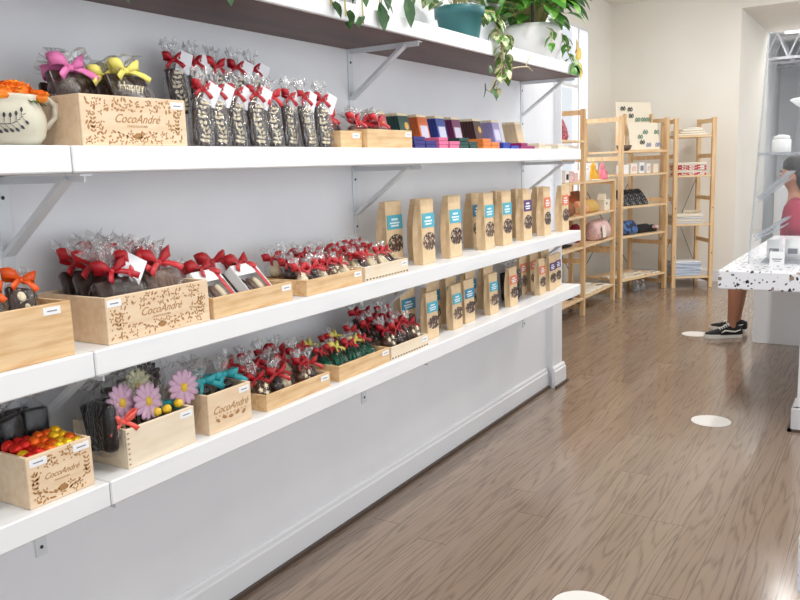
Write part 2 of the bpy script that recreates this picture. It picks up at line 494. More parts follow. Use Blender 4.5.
    def build(self, name, mat, parent=None, smooth=False, fix=True):
        me = bpy.data.meshes.new(name)
        if fix: bmesh.ops.recalc_face_normals(self.bm, faces=list(self.bm.faces))
        self.bm.to_mesh(me); self.bm.free()
        for m in (mat if isinstance(mat, list) else [mat]): me.materials.append(m)
        if smooth:
            for p in me.polygons: p.use_smooth = True
        o = bpy.data.objects.new(name, me); COL.objects.link(o)
        if parent: o.parent = parent
        return o

def tag(o, label, cat, group=None):
    o['label'] = label; o['category'] = cat
    if group: o['group'] = group
    return o
def thing(name, label, cat, loc=(0, 0, 0), rz=0, group=None, rot=None):
    o = bpy.data.objects.new(name, None); COL.objects.link(o)
    o.empty_display_size = .03
    o.location = loc; o.rotation_euler = rot if rot else (0, 0, rz)
    return tag(o, label, cat, group)
def struct(name, mb, m, smooth=False):
    o = mb.build(name, m, None, smooth); o['kind'] = 'structure'; return o
def dup(root, loc, rot, label, group=None, scale=1):
    c = root.copy(); COL.objects.link(c); c.location = loc; c.rotation_euler = rot
    c.scale = (scale,) * 3
    c['label'] = label
    if group: c['group'] = group
    for ch in list(root.children):
        k = ch.copy(); COL.objects.link(k); k.parent = c
        for g in list(ch.children):
            q = g.copy(); COL.objects.link(q); q.parent = k
    return c
H90 = PI / 2
NUM = ['first', 'second', 'third', 'fourth', 'fifth', 'sixth', 'seventh', 'eighth', 'ninth', 'tenth', 'eleventh', 'twelfth']
def ordl(i, n):
    if n == 1: return 'only'
    if i == 0: return 'leftmost'
    if i == n - 1: return 'rightmost'
    return NUM[i] + ' from left'

# ------------------------------------------------------------------ room
WX = -1.8786          # face of shelf wall
Z1, Z2, Z3, Z4 = 1.9824, 1.522, 1.0604, .745   # shelf tops
FX = -1.534           # shelf fronts
struct('floor', MB().b2((-3.2, -2.5, -.05), (4, 18, 0)), MT['floor'])
struct('wall_left', MB().b2((-2.05, -2.5, 0), (WX, 5.03, 3.3)), MT['wall'])
struct('trim_1', MB().b2((WX, 4.875, 0), (-1.832, 5.03, .683)), MT['trim'])
struct('trim_2', MB().b2((-2.06, 5.03, 0), (-1.832, 5.045, 3.3)), MT['trim'])
def baseboard_x(x, y0, y1, h=.13, t=.02):
    prof = [(0, 0), (t, 0), (t, h - .028), (t * .7, h - .022), (t * .62, h - .008), (t * .3, h), (0, h)]
    return MB().loft([[V((x + a, y, b)) for a, b in prof] for y in (y0, y1)])
struct('baseboard_left', baseboard_x(WX, -2.5, 4.86), MT['trim'])
struct('baseboard_pier', baseboard_x(-1.832, 4.855, 5.06, .135, .024), MT['trim'])
struct('trim_3', MB().b2((WX + .02, -2.5, 0), (WX + .034, 4.852, .016)).b2((-1.808, 4.85, 0), (-1.795, 5.072, .016)), MT['shoe_mould'])
# recess wall with window
RX = -3.02
wy0, wy1, wz0, wz1 = 7.0, 9.13, .95, 2.9
w = MB().b2((RX - .15, 3.0, 0), (RX, wy0, 3.3)).b2((RX - .15, wy1, 0), (RX, 10.2, 3.3)).b2((RX - .15, wy0, 0), (RX, wy1, wz0)).b2((RX - .15, wy0, wz1), (RX, wy1, 3.3))
struct('wall_recess', w, MT['wall_warm'])
f = MB()
fr = .03
f.b2((RX - .08, wy0, wz0), (RX + .02, wy0 + fr, wz1)).b2((RX - .08, wy1 - fr, wz0), (RX + .02, wy1, wz1))
f.b2((RX - .08, wy0 + fr, wz0), (RX + .02, wy1 - fr, wz0 + fr)).b2((RX - .08, wy0 + fr, wz1 - fr), (RX + .02, wy1 - fr, wz1))
wo = struct('window_1', f, MT['trim'])
mf = MB().b2((RX - .06, 8.82, wz0 + fr), (RX, 8.87, wz1 - fr)).b2((RX - .06, 7.9, wz0 + fr), (RX, 7.94, wz1 - fr))
for z in (1.6, 2.25): mf.b2((RX - .055, wy0 + fr, z), (RX - .01, 8.82, z + .03))
mf.build('mullion', MT['trim'], wo)
MB().b2((RX - .04, wy0 + fr, wz0 + fr), (RX - .034, wy1 - fr, wz1 - fr)).build('pane', MT['glass'], wo)
BY = 10.05
PX = -1.5524
struct('wall_back', MB().b2((RX, BY, 0), (PX, BY + .15, 3.3)), MT['wall_warm'])
struct('wall_passage', MB().b2((PX - .15, BY + .15, 0), (PX, 12.33, 3.3)), MT['wall_warm'])
struct('baseboard_back', MB().b2((RX, BY - .018, 0), (PX + .018, BY, .13)).b2((PX, BY, 0), (PX + .018, 12.33, .13)), MT['trim'])
struct('ceiling', MB().b2((-3.2, -2.5, 3.3), (3.2, BY, 3.36)), MT['ceil'])
struct('ceiling_passage', MB().b2((PX - .15, BY, 3.085), (3.2, 12.33, 3.36)), MT['ceil'])
# next room behind the passage
struct('wall_far', MB().b2((-1.8, 16, 0), (4, 16.1, 3.5)).b2((-1.8, 12.33, 0), (PX, 12.4, 3.5)), MT['nextwall'])
struct('wall_far_left', MB().b2((-1.9, 12.33, 0), (-1.8, 16.1, 3.5)), MT['nextwall'])
struct('ceiling_far', MB().b2((-1.9, 12.4, 3.42), (4, 16.1, 3.48)), MT['beam'])
tr = MB()
for y in (14.0, 14.7, 15.4):
    tr.bar((-1.8, y, 2.92), (4, y, 2.92), .04, .04).bar((-1.8, y, 3.3), (4, y, 3.3), .04, .04)
    for k in range(18): tr.bar((-1.8 + k * .32, y, 2.92), (-1.8 + (k + .5) * .32, y, 3.3), .022, .022).bar((-1.8 + (k + .5) * .32, y, 3.3), (-1.8 + (k + 1) * .32, y, 2.92), .03, .03)
struct('trim_4', tr, MT['beam'])
# picture-like white rack with dark hanging pieces on the far wall, grey column
struct('trim_5', MB().b2((-1.48, 15.6, 0), (-1.2, 15.95, 4.0)), M('grey_column', (184, 184, 188), .6))

# ------------------------------------------------------------------ shelves
def board(y0, y1, zt, label, depth=.0, x1=FX):
    o = thing('shelf_board', label, 'shelf', (WX, y0, zt - .06))
    MB().box(((x1 - WX) / 2, (y1 - y0) / 2, .0305), (x1 - WX, y1 - y0, .059), .003).build('board', MT['shelf'], o)
    return o
NEAR, END = .25, 4.5406
for zt, sm, nm in ((Z2, 1.159, 'second shelf from the top'), (Z3, 1.167, 'third shelf from the top'), (Z4, 1.176, 'lowest wall shelf')):
    board(NEAR, sm - .0015, zt, 'short white left board of the ' + nm)
    board(sm + .0015, END, zt, 'long white right board of the ' + nm)
for y0, y1, lb in ((NEAR, 2.7435, 'left white board of the plant shelf with brown underside'), (2.7465, END, 'right white board of the plant shelf with brown underside')):
    o = board(y0, y1, Z1, lb)
    MB().box(((FX - WX) / 2 - .006, (y1 - y0) / 2, -.0012), (FX - WX - .014, y1 - y0 - .006, .0035)).build('underside', MT['under'], o)

def bracket(y, zt, label):
    o = thing('shelf_bracket', label, 'bracket', (WX, y, zt - .0625), -H90, 'white steel brackets under the wall shelves')
    # local +y is away from wall (world +x) after -90 rotation: local y -> world +x
    MB().b2((-.017, 0, -.27 if zt != Z4 else -.215), (.017, .005, 0), .001).build('wall_leg', MT['steel'], o)
    MB().b2((-.016, .005, -.004), (.016, .325, 0)).b2((-.002, .005, -.018), (.002, .32, -.004)).build('arm', MT['steel'], o)
    if zt != Z4: MB().bar((0, .006, -.19), (0, .262, -.006), .03, .012).build('brace', MT['steel'], o)
    for z in (-.05, -.24 if zt != Z4 else -.19): MB().ell((0, .006, z), (.005, .003, .005), 8, 6).build('screw', MT['screw'], o)
ROWN = {Z1: 'plant shelf', Z2: 'second shelf from the top', Z3: 'third shelf from the top', Z4: 'lowest wall shelf'}
for zt in (Z1, Z2, Z3, Z4):
    for y, nm in ((1.205, 'left'), (2.745, 'middle'), (4.5, 'right')):
        if zt == Z1 and nm == 'left': continue
        bracket(y + .0, zt, f'white steel bracket under the {nm} of the {ROWN[zt]}')

# ------------------------------------------------------------------ boxes
def text_part(s, size, loc, mat, parent, name, shear=.35, ext=.0006, align='CENTER', sx=1):
    c = bpy.data.curves.new(name, 'FONT')
    c.body = s; c.size = size; c.shear = shear; c.extrude = ext; c.align_x = align; c.resolution_u = 3
    t = bpy.data.objects.new(name, c); COL.objects.link(t)
    dg = bpy.context.evaluated_depsgraph_get()
    me = bpy.data.meshes.new_from_object(t.evaluated_get(dg))
    bpy.data.objects.remove(t); bpy.data.curves.remove(c)
    for v in me.vertices:
        x, y, z = v.co
        v.co = (x * sx + loc[0], loc[1] - z, y + loc[2])
    me.materials.clear(); me.materials.append(mat)
    o = bpy.data.objects.new(name, me); COL.objects.link(o); o.parent = parent
    return o

def leaf_outline(cx, cz, L, W, ang, n=8):
    pts = []
    for i in range(n + 1):
        t = i / n; pts.append((t * L - L / 2, W / 2 * math.sin(PI * t) ** .8))
    for i in range(n - 1, 0, -1):
        t = i / n; pts.append((t * L - L / 2, -W / 2 * math.sin(PI * t) ** .8))
    c, s = math.cos(ang), math.sin(ang)
    return [(cx + x * c - z * s, cz + x * s + z * c) for x, z in pts]

def engraving(w, h, parent, seed, x0=0, y=0):
    rg = random.Random(seed)
    mb = MB(); T = .0006
    mt = Matrix.Translation((0, y, 0))
    def leaf(cx, cz, L, W, a): mb.prism(leaf_outline(cx, cz, L, W, a, 5), T, mt)
    ix0, ix1, iz0, iz1 = x0 + w * .2, x0 + w * .8, h * .33, h * .66
    n = int(w / .0105)
    m = int(h / .0115)
    for i in range(n):
        for j in range(m):
            px = x0 + .014 + (i + .5 * (j % 2)) * (w - .028) / n + rg.uniform(-.0025, .0025)
            pz = .01 + j * (h - .02) / max(1, m - 1) + rg.uniform(-.0025, .0025)
            if px > x0 + w - .01: continue
            e = abs(px - x0 - w / 2) / (w / 2); g = abs(pz - h / 2) / (h / 2)
            if ix0 < px < ix1 and iz0 < pz < iz1: continue
            k = rg.random()
            if k < .3: leaf(px, pz, rg.uniform(.009, .014), rg.uniform(.004, .006), rg.uniform(0, PI))
            elif k < .46:
                a = rg.uniform(0, PI)
                for q in range(3): leaf(px + math.cos(a + q * 2.1) * .004, pz + math.sin(a + q * 2.1) * .004, .007, .003, a + q * 2.1)
            elif k < .66: leaf(px, pz, .0045, .0035, 0)
    # cacao pod in the lower middle and sprigs at the sides
    cx = x0 + w / 2
    leaf(cx, h * .2, .03, .016, 0)
    for s in (-1, 1):
        for q in range(4): leaf(cx + s * (.02 + q * .012), h * (.16 + .035 * q), .011, .004, s * .5)
        bx = x0 + w / 2 + s * w * .4
        for q in range(5):
            leaf(bx + .004, h * .3 + q * h * .08, .010, .004, .7); leaf(bx - .004, h * .3 + q * h * .08, .010, .004, PI - .7)
    mb.build('engraved_border', MT['burn'], parent)
    sz = min(w * .112, h * .25)
    text_part('CocoAndré', sz, (cx, y, h * .47), MT['burn'], parent, 'engraved_lettering', .5, .0005)
    text_part('CHOCOLATIER', sz * .24, (cx, y, h * .38), MT['burn'], parent, 'engraved_caption', 0, .0005, sx=1.3)

def open_box(label, Y0, Y1, zt, h, d=.2, xf=-1.556, mat='boxwood', t=.009, sticker=True, group=None, style=None, rz=0, seed=1, stick_x=None, cat='wooden box'):
    w = Y1 - Y0
    o = thing('wooden_box', label, cat, (xf, Y0, zt + .0005), H90 + rz, group)
    m = MT[mat]
    MB().b2((0, 0, 0), (w, t, h), .0015).build('front_panel', m, o)
    MB().b2((0, d - t, 0), (w, d, h), .0015).build('back_panel', m, o)
    for x in (0, w - t): MB().b2((x, t, 0), (x + t, d - t, h), .001).build('end_panel', m, o)
    MB().b2((t, t, 0), (w - t, d - t, .006)).build('base_panel', m, o)
    if sticker:
        sx = w - .05 if stick_x is None else stick_x
        for q in (sx if isinstance(sx, list) else [sx]):
            st = MB().b2((q, -.0008, h - .024), (q + .042, 0, h - .007)).build('price_sticker', MT['sticker'], o)
            MB().b2((q + .009, -.0012, h - .017), (q + .033, -.0008, h - .0145)).build('print', MT['print'], st)
    if style == 'engraved': engraving(w, h, o, seed)
    if style == 'small':
        text_part('CocoAndré', w * .17, (w * .5, 0, h * .47), MT['burn'], o, 'engraved_lettering', .5, .0005)
        mb = MB()
        for q in range(5): mb.prism(leaf_outline(w * (.2 + .15 * q), h * .3 + (.004 if q % 2 else 0), .02, .01, .3 * (q - 2), 6), .0006)
        for q in range(9): mb.prism(leaf_outline(w * (.16 + .085 * q), h * .4, .006, .003, .5, 4), .0006)
        mb.build('engraved_border', MT['burn'], o)
    if style == 'dashes':
        mb = MB(); n = 14
        for q in range(n): mb.b2((w * (q + .25) / n, -.0006, .004), (w * (q + .75) / n, 0, .009))
        mb.build('dark_slots', MT['slot'], o)
    if style == 'joint':
        mb = MB()
        for q in range(7): mb.prism([(.003, .009 + q * .013), (.009, .0105 + q * .013), (.009, .0125 + q * .013), (.003, .014 + q * .013)], .0006)
        mb.build('dark_slots', MT['burn'], o)
    return o

# ------------------------------------------------------------------ wrapped sweets
def ring(w, d, z, n, jit, cx=0, cy=0, zj=0, p=.6):
    out = []
    for j in range(n):
        a = 2 * PI * j / n; c, s = math.cos(a), math.sin(a)
        k = 1 + jit * (rnd.random() - .5) * 2
        out.append(V((cx + w / 2 * math.copysign(abs(c) ** p, c) * k, cy + d / 2 * math.copysign(abs(s) ** p, s) * k, z + zj * (rnd.random() - .5))))
    return out
def cello(parent, w, d, h, fan, n=18, name='cellophane', mat='cello'):
    R = [ring(w * .96, d * .96, .0, n, .02), ring(w, d, h * .12, n, .07), ring(w * 1.03, d * 1.05, h * .3, n, .1, zj=.012), ring(w * 1.02, d * 1.05, h * .48, n, .1, zj=.012), ring(w, d, h * .66, n, .1, zj=.012),
         ring(w * .84, d * .85, h * .82, n, .12, zj=.01), ring(w * .45, d * .5, h * .94, n, .12, p=1), ring(w * .16, w * .12, h, n, .1, p=1)]
    MB().loft(R, True, False).build(name, MT[mat], parent)
    R = [ring(w * .16, w * .12, h, n, .1, p=1), ring(w * .4, w * .26, h + fan * .4, n, .25, p=1, zj=.006), ring(w * .62, w * .4, h + fan * .8, n, .35, p=1, zj=.012), ring(w * .75, w * .5, h + fan, n, .45, p=1, zj=fan * .5)]
    MB().loft(R, False, False).build('cellophane_ruffle', MT['cello_fan'], parent, fix=False)
def bow(parent, mat, s, c, up=.25, tails=True):
    mb = MB()
    for sg in (-1, 1):
        k = rnd.uniform(.85, 1.15)
        P = [(0, -.03, 0), (.13, -.13, .03 + up * .12), (.28, -.2, .08 + up * .3), (.42, -.2, .11 + up * .42), (.52, -.12, .12 + up * .5), (.555, -.03, .12 + up * .52), (.54, .05, .11 + up * .48), (.44, .12, .08 + up * .4), (.3, .12, .05 + up * .28), (.14, .08, .02 + up * .1), (0, .03, 0)]
        mb.ribbon([V(c) + V((sg * x * s * k, y * s, z * s)) for x, y, z in P], (.25 * sg, -.25, 1), [s * q for q in (.1, .2, .28, .33, .34, .34, .33, .3, .26, .18, .1)])
        if tails:
            a = rnd.uniform(.2, .5)
            T = [(0, -.05, 0), (a * .6, -.16, -.1), (a * 1.1, -.22, -.24), (a * 1.5, -.24, -.4)]
            mb.ribbon([V(c) + V((sg * x * s, y * s, z * s)) for x, y, z in T], (1, -.3 * sg, .3 * sg), [s * q for q in (.1, .17, .2, .22)])
    mb.ell((c[0], c[1] - .04 * s, c[2]), (.1 * s, .09 * s, .11 * s), 8, 6)
    return mb.build('bow', MT[mat], parent, True)

PROTO = {}
def wrapped(kind):
    k = KINDS[kind]
    o = thing(k.get('name', 'wrapped_chocolate'), '', 'chocolate')
    w, d, h, fan = k['w'], k['d'], k['h'], k['fan']
    sh = k.get('shape', 'slab'); m = MT[k['choc']]
    if sh == 'slab':
        fl = k.get('fill', .8)
        MB().box((0, 0, h * (fl / 2 + .03)), (w * .86, d * .6, h * fl), .005, seg=2).build('chocolate', m, o, True)
    elif sh == 'lump':
        mb = MB()
        mb.ell((0, 0, h * .34), (w * .4, d * .38, h * .32), 12, 8, jit=.12).ell((w * .05, -d * .06, h * .62), (w * .26, d * .28, h * .22), 10, 7, jit=.12)
        mb.build('chocolate', m, o, True)
    elif sh == 'sticks':
        mb = MB()
        for q in (-.28, 0, .28): mb.tube([(q * w, 0, .006), (q * w * 1.1, -.004, h * .4), (q * w * .8, 0, h * .82)], [w * .12, w * .14, w * .1], 8)
        mb.build('chocolate', m, o, True)
    elif sh == 'tall':
        MB().box((0, 0, h * .44), (w * .8, d * .5, h * .84), .008, seg=2).build('chocolate', m, o, True)
        mb = MB(); rg = random.Random(5)
        y = -d * .25
        for q in range(9):
            z = h * (.1 + q * .083) + rg.uniform(-.003, .003)
            for sg in (-1, 1): mb.prism(leaf_outline(sg * w * .1 + w * .1 * math.sin(q * .9), z, w * rg.uniform(.14, .36), h * rg.uniform(.03, .06), (sg * .6 if sg > 0 else PI - .6) + rg.uniform(-.6, .6), 5), .0025, Matrix.Translation((0, y, 0)))
        mb.build('white_leaf_decoration', MT['whitechoc'], o)
    if k.get('deco') == 'dots':
        mb = MB()
        for x, z, r in ((-.05, .6, .15), (.1, .38, .09), (.24, .3, .09)): mb.ell((x * w, -d * .31, z * h), (r * w, .004, r * w), 10, 6)
        mb.build('white_decoration', MT['whitechoc'], o, True)
    if k.get('deco') == 'stars':
        mb = MB()
        for x, z in ((-.2, .4), (.18, .55), (.1, .22)):
            pts = [(x * w + math.cos(PI / 2 + i * PI / 5) * w * (.16 if i % 2 == 0 else .07), z * h + math.sin(PI / 2 + i * PI / 5) * w * (.16 if i % 2 == 0 else .07)) for i in range(10)]
            mb.prism(pts, .003, Matrix.Translation((0, -d * .42, 0)))
        mb.build('white_decoration', MT['whitechoc'], o)
    if k.get('word'):
        text_part(k['word'], k['ws'], (0, -d * .3 - .001, h * .6), MT['whitechoc'], o, 'icing_lettering', .3, .002)
    cello(o, w, d, h, fan, mat=k.get('film', 'cello'))
    if k.get('bow'): bow(o, k['bow'], k.get('bs', w * .7), (0, -w * .07, h), k.get('up', .25))
    if k.get('tag'):
        tx = k['tag']
        mt = Matrix.Translation((w * .42, -d * .38, h * .94)) @ Matrix.Rotation(tx, 4, 'Y') @ Matrix.Rotation(.2, 4, 'X')
        tg = MB().box((0, 0, 0), (w * (.62 if sh == 'tall' else .42), .0012, w * (.8 if sh == 'tall' else .5)), 0, mt).build('gift_tag', MT['tag'], o)
    return o
KINDS = {
 'slab_red': dict(w=.1, d=.035, h=.09, fan=.05, choc='choc', bow='red', bs=.07, up=.4),
 'slab_milk': dict(w=.115, d=.035, h=.085, fan=.05, choc='milk', bow='red', bs=.07, up=.4),
 'slab_tag': dict(w=.115, d=.035, h=.085, fan=.06, choc='choc', bow='crimson', bs=.065, tag=.7),
 'slab_pink': dict(w=.145, d=.03, h=.125, fan=.035, choc='choc', bow='pink', bs=.085, up=.15, fill=.92),
 'slab_yellow': dict(w=.145, d=.028, h=.125, fan=.035, choc='choc', bow='yellow', bs=.075, up=.15, word='Happy', ws=.032, fill=.92),
 'slab_yellow_small': dict(w=.08, d=.03, h=.06, fan=.025, choc='choc', bow='yellow', bs=.07, up=.1),
 'coffin_orange': dict(w=.08, d=.03, h=.1, fan=.025, choc='choc', bow='orange', bs=.07, deco='dots', up=.05),
 'tall': dict(w=.075, d=.035, h=.155, fan=.055, choc='choc', shape='tall', bow='crimson', bs=.058, tag=.35, film='cello_crisp'),
 'tall_plain': dict(w=.07, d=.035, h=.15, fan=.055, choc='choc', shape='tall', bow='red', bs=.07, film='cello_crisp'),
 'lump_white': dict(w=.055, d=.05, h=.055, fan=.04, choc='whitechoc', shape='lump', bow='red', bs=.05),
 'lump_dark': dict(w=.055, d=.05, h=.055, fan=.04, choc='choc', shape='lump', bow='red', bs=.05),
 'lump_milk': dict(w=.055, d=.05, h=.06, fan=.042, choc='milk', shape='lump', bow='crimson', bs=.048, deco='stars'),
 'sticks_white': dict(w=.05, d=.04, h=.07, fan=.03, choc='whitechoc', shape='sticks', bow='red', bs=.046),
 'sticks_dark': dict(w=.05, d=.04, h=.07, fan=.035, choc='choc', shape='sticks', bow='crimson', bs=.046),
 'green': dict(w=.05, d=.035, h=.075, fan=.03, choc='foil_green', shape='sticks', bow='red', bs=.045),
 'green_yellow': dict(w=.05, d=.035, h=.075, fan=.035, choc='foil_green', shape='sticks', bow='yellow', bs=.05),
 'dark_teal': dict(w=.088, d=.06, h=.085, fan=.05, choc='blackchoc', shape='lump', bow='teal', bs=.085, up=-.3, film='cello_dark'),
 'dark_bag': dict(w=.06, d=.04, h=.11, fan=.012, choc='blackchoc', shape='slab', film='cello_dark'),
}
def put(kind, Y, X, z, label, group, tilt=0, rz=None, side=0, scale=1, obj_name=None):
    """tilt leans the top towards the wall, side leans it along the shelf"""
    rz = rnd.uniform(-.35, .35) if rz is None else rz
    rot = (Matrix.Rotation(H90 + rz, 3, 'Z') @ Matrix.Rotation(-tilt, 3, 'X') @ Matrix.Rotation(side, 3, 'Y')).to_euler()
    loc = (X, Y, z)
    if kind not in PROTO:
        o = wrapped(kind); PROTO[kind] = o
        o.location = loc; o.rotation_euler = rot; o.scale = (scale,) * 3; o['label'] = label
        if group: o['group'] = group
        return o
    return dup(PROTO[kind], loc, rot, label, group, scale)
def rows(kinds, Y0, Y1, xs, z, desc, group, tilt=.35, counts=(5, 4), zs=None, scale=1):
    c = 0
    for r, (X, n) in enumerate(zip(xs, counts)):
        for i in range(n):
            k = kinds[c % len(kinds)]; c += 1
            y = Y0 + (Y1 - Y0) * (i + .5) / n + rnd.uniform(-.008, .008)
            where = ('front' if r == 0 else 'back' if r == len(xs) - 1 else 'middle') + ' row' if len(xs) > 1 else 'row'
            put(k, y, X + rnd.uniform(-.006, .006), z + (zs[r] if zs else 0), f'{desc[k] if isinstance(desc, dict) else desc}, {ordl(i, n)} in {where}', group, tilt + rnd.uniform(-.12, .12), side=rnd.uniform(-.2, .2), scale=scale)

# ---- second shelf from the top ----
def jug():
    o = thing('ceramic_jug', 'pale ceramic jug with painted leaf sprig, full of orange marigolds, left end of shelf', 'jug', (-1.655, 1.083, Z2 + .0005), 0)
    prof = [(.055, 0), (.07, .004), (.084, .02), (.09, .045), (.088, .065), (.08, .085), (.076, .098), (.08, .108), (.074, .108), (.07, .098), (.07, .09)]
    MB().lathe(prof, 36).build('body', MT['ceramic'], o, True)
    MB().tube([(.018, .074, .1), (.02, .1, .104), (.02, .12, .094), (.018, .118, .066), (.016, .1, .045), (.015, .086, .04)], [.008, .009, .009, .008, .007, .007], 8).build('handle', MT['ceramic'], o, True)
    mb = MB()
    def srf(a, z): # point on the body and its frame
        r = .0925 if .02 < z < .07 else .0905
        return V((math.cos(a) * r, math.sin(a) * r, z)), a
    def blade(a, z, L, W, ang):
        out = leaf_outline(0, 0, L, W, ang, 6); r = .0922
        vs = [V((math.cos(a + x / r) * (r + .0006), math.sin(a + x / r) * (r + .0006), z + q)) for x, q in out]
        mb.add(vs, [tuple(range(len(vs)))])
    a0 = -PI / 2 + .62   # towards the camera
    for i in range(16):
        t = i / 15
        sa, sz = a0 - .1 + t * .95, .036 + .03 * t * t + .006 * math.sin(t * 6)
        blade(sa, sz, .01, .0016, .3)
        if i % 2 == 0 and 1 < i:
            L = .024 * (1 - .35 * t)
            for sg in (-1, 1):
                an = .35 + sg * 1.15
                blade(sa + math.cos(an) * L * .45 / .09, sz + math.sin(an) * L * .45, L, .0012, an)
                blade(sa + math.cos(an) * L * .95 / .09, sz + math.sin(an) * L * .95, .012, .0062, an)
    for i in range(6): blade(a0 - .45 + i * .05, .03 + .03 * abs(math.sin(i * 1.3)), .016, .005, i * 1.1)
    mb.build('painted_leaf', MT['ink'], o)
    MB().lathe([(.001, .094), (.072, .094)], 20, cap=False).build('soil', MT['soil'], o)
    for x, y, s, z in ((-.02, -.04, .04, .112), (.02, .02, .045, .116), (-.03, .05, .036, .108), (.048, -.028, .036, .106), (.05, .056, .03, .104), (.0, -.075, .03, .108)):
        mb = MB(); rg = random.Random(int(s * 1e4))
        for q in range(80):
            a = rg.uniform(0, 2 * PI); e = rg.uniform(0, 1) ** .6 * 1.45
            d = V((math.cos(a) * math.sin(e), math.sin(a) * math.sin(e), math.cos(e) * .6))
            p = V((x, y, z)) + d * s * .8
            t = V((-math.sin(a), math.cos(a), 0)); u = d.cross(t).normalized()
            L = s * .3
            mb.add([p - t * L * .5, p + d * L * .3 - t * L * .4 + u * L * .4, p + d * L * .55 + u * L * .1, p + d * L * .3 + t * L * .4 + u * L * .4, p + t * L * .5, p - d * L * .3], [(0, 1, 2, 3, 4, 5)])
        mb.ell((x, y, z), (s * .75, s * .75, s * .42), 10, 7)
        mb.build('marigold_flower', MT['marigold'], o, fix=False)
    mb = MB()
    for q in range(8):
        a = .3 + q * .25; leafquad(mb, V((.05 * math.cos(a), .05 * math.sin(a), .1)), V((math.cos(a), math.sin(a), -.1)), V((0, 0, 1)), .045, .02)
    mb.build('foliage', MT['leaf_dark'], o)

def leafquad(mb, base, d, nrm, L, W, droop=.2, fold=.25, heart=True):
    d = d.normalized(); s = d.cross(nrm).normalized(); n = s.cross(d).normalized()
    prof = [(0, .0), (.06, .55), (.22, .95), (.42, 1.0), (.65, .75), (.85, .35), (1.0, .0)] if heart else [(0, 0), (.15, .5), (.35, .95), (.6, .9), (.8, .55), (1.0, 0)]
    c = []; l = []; r = []
    for t, w in prof:
        p = base + d * (t * L) - n * (droop * L * t * t)
        if heart and 0 < t < .1: e = -d * (.12 * L)
        else: e = V((0, 0, 0))
        c.append(p); l.append(p + s * (w * W / 2) + n * (fold * w * W / 2) + e); r.append(p - s * (w * W / 2) + n * (fold * w * W / 2) + e)
    k = len(prof); vs = c + l + r; fs = []
    for i in range(k - 1): fs += [(i, i + 1, k + i + 1, k + i), (i + 1, i, 2 * k + i, 2 * k + i + 1)]
    # give it a little thickness
    m = len(vs); vs = vs + [v - n * .0008 for v in vs]
    fs = fs + [tuple(m + q for q in reversed(f)) for f in fs]
    mb.add(vs, fs)
jug()

EB = 'pale engraved wooden box with lettering'
open_box(EB + ', on the second shelf beside the jug', 1.207, 1.525, Z2, .115, .19, style='engraved', seed=3)
G = 'bow-tied chocolates in the box beside the jug'
zf = Z2 + .062
put('slab_pink', 1.275, -1.63, zf, 'chocolate bar in cellophane with large pink bow, above the engraved box', G, .35, .1)
put('slab_pink', 1.30, -1.70, zf - .02, 'chocolate bar with pink bow half hidden behind the front pink-bowed bar', G, .3, -.2)
put('slab_yellow', 1.415, -1.60, zf + .004, 'chocolate bar lettered Happy with yellow bow in the engraved box', G, .4, .05)
put('slab_yellow_small', 1.365, -1.65, zf + .05, 'small chocolate with yellow bow, behind the bar lettered Happy', G, .3, .1)
put('slab_yellow', 1.45, -1.69, zf, 'rearmost yellow-bowed chocolate bar in the engraved box by the jug', G, .3, -.1)
# riser and the tall decorated chocolates
rs = tag(MB().box((-1.775, 1.86, Z2 + .0485), (.13, .36, .096), .004).build('display_riser', MT['grey']), 'plain grey-white riser block behind the tall wrapped chocolates', 'riser')
G = 'tall cellophane-wrapped chocolates with white leaf decoration'
for i, y in enumerate((1.605, 1.68, 1.757, 1.835, 1.915, 1.997, 2.08, 2.165)):
    put('tall_plain' if i == 4 else 'tall', y + .018, -1.60 - .006 * (i % 3), Z2 + .001, f'tall leaf-decorated chocolate in cellophane with red bow, {ordl(i, 8)} in the front row', G, .1 + rnd.uniform(-.03, .05), rnd.uniform(-.2, .1), rnd.uniform(-.06, .12))
for i, y in enumerate((1.715, 1.80, 1.875, 1.955, 2.03)):
    put('tall' if i != 2 else 'tall_plain', y, -1.76, Z2 + .098, f'tall leaf-decorated chocolate in cellophane on the riser, {ordl(i, 5)} of the back row', G, .12, rnd.uniform(-.2, .1), rnd.uniform(-.1, .06))
open_box('small honey-coloured box on the second shelf right of the tall chocolates', 2.232, 2.36, Z2, .056, .15, -1.575, 'boxwood2', stick_x=.07)
open_box('plain honey-coloured wooden box left of the small chocolate bars', 2.365, 2.67, Z2, .064, .16, -1.556, 'boxwood2')
G = 'red-bowed chocolates in the honey-coloured boxes on the second shelf'
put('slab_red', 2.27, -1.62, Z2 + .018, 'dark chocolate with red bow, left one in the small honey-coloured box', G, .5)
put('slab_red', 2.325, -1.66, Z2 + .02, 'dark chocolate with red bow, right one in the small honey-coloured box', G, .4)
for i, (y, x) in enumerate(((2.42, -1.61), (2.49, -1.64), (2.56, -1.605), (2.61, -1.66))):
    put('slab_milk', y, x, Z2 + .012, f'milk chocolate with red bow, {ordl(i, 4)} in the box left of the bars', G, .45)
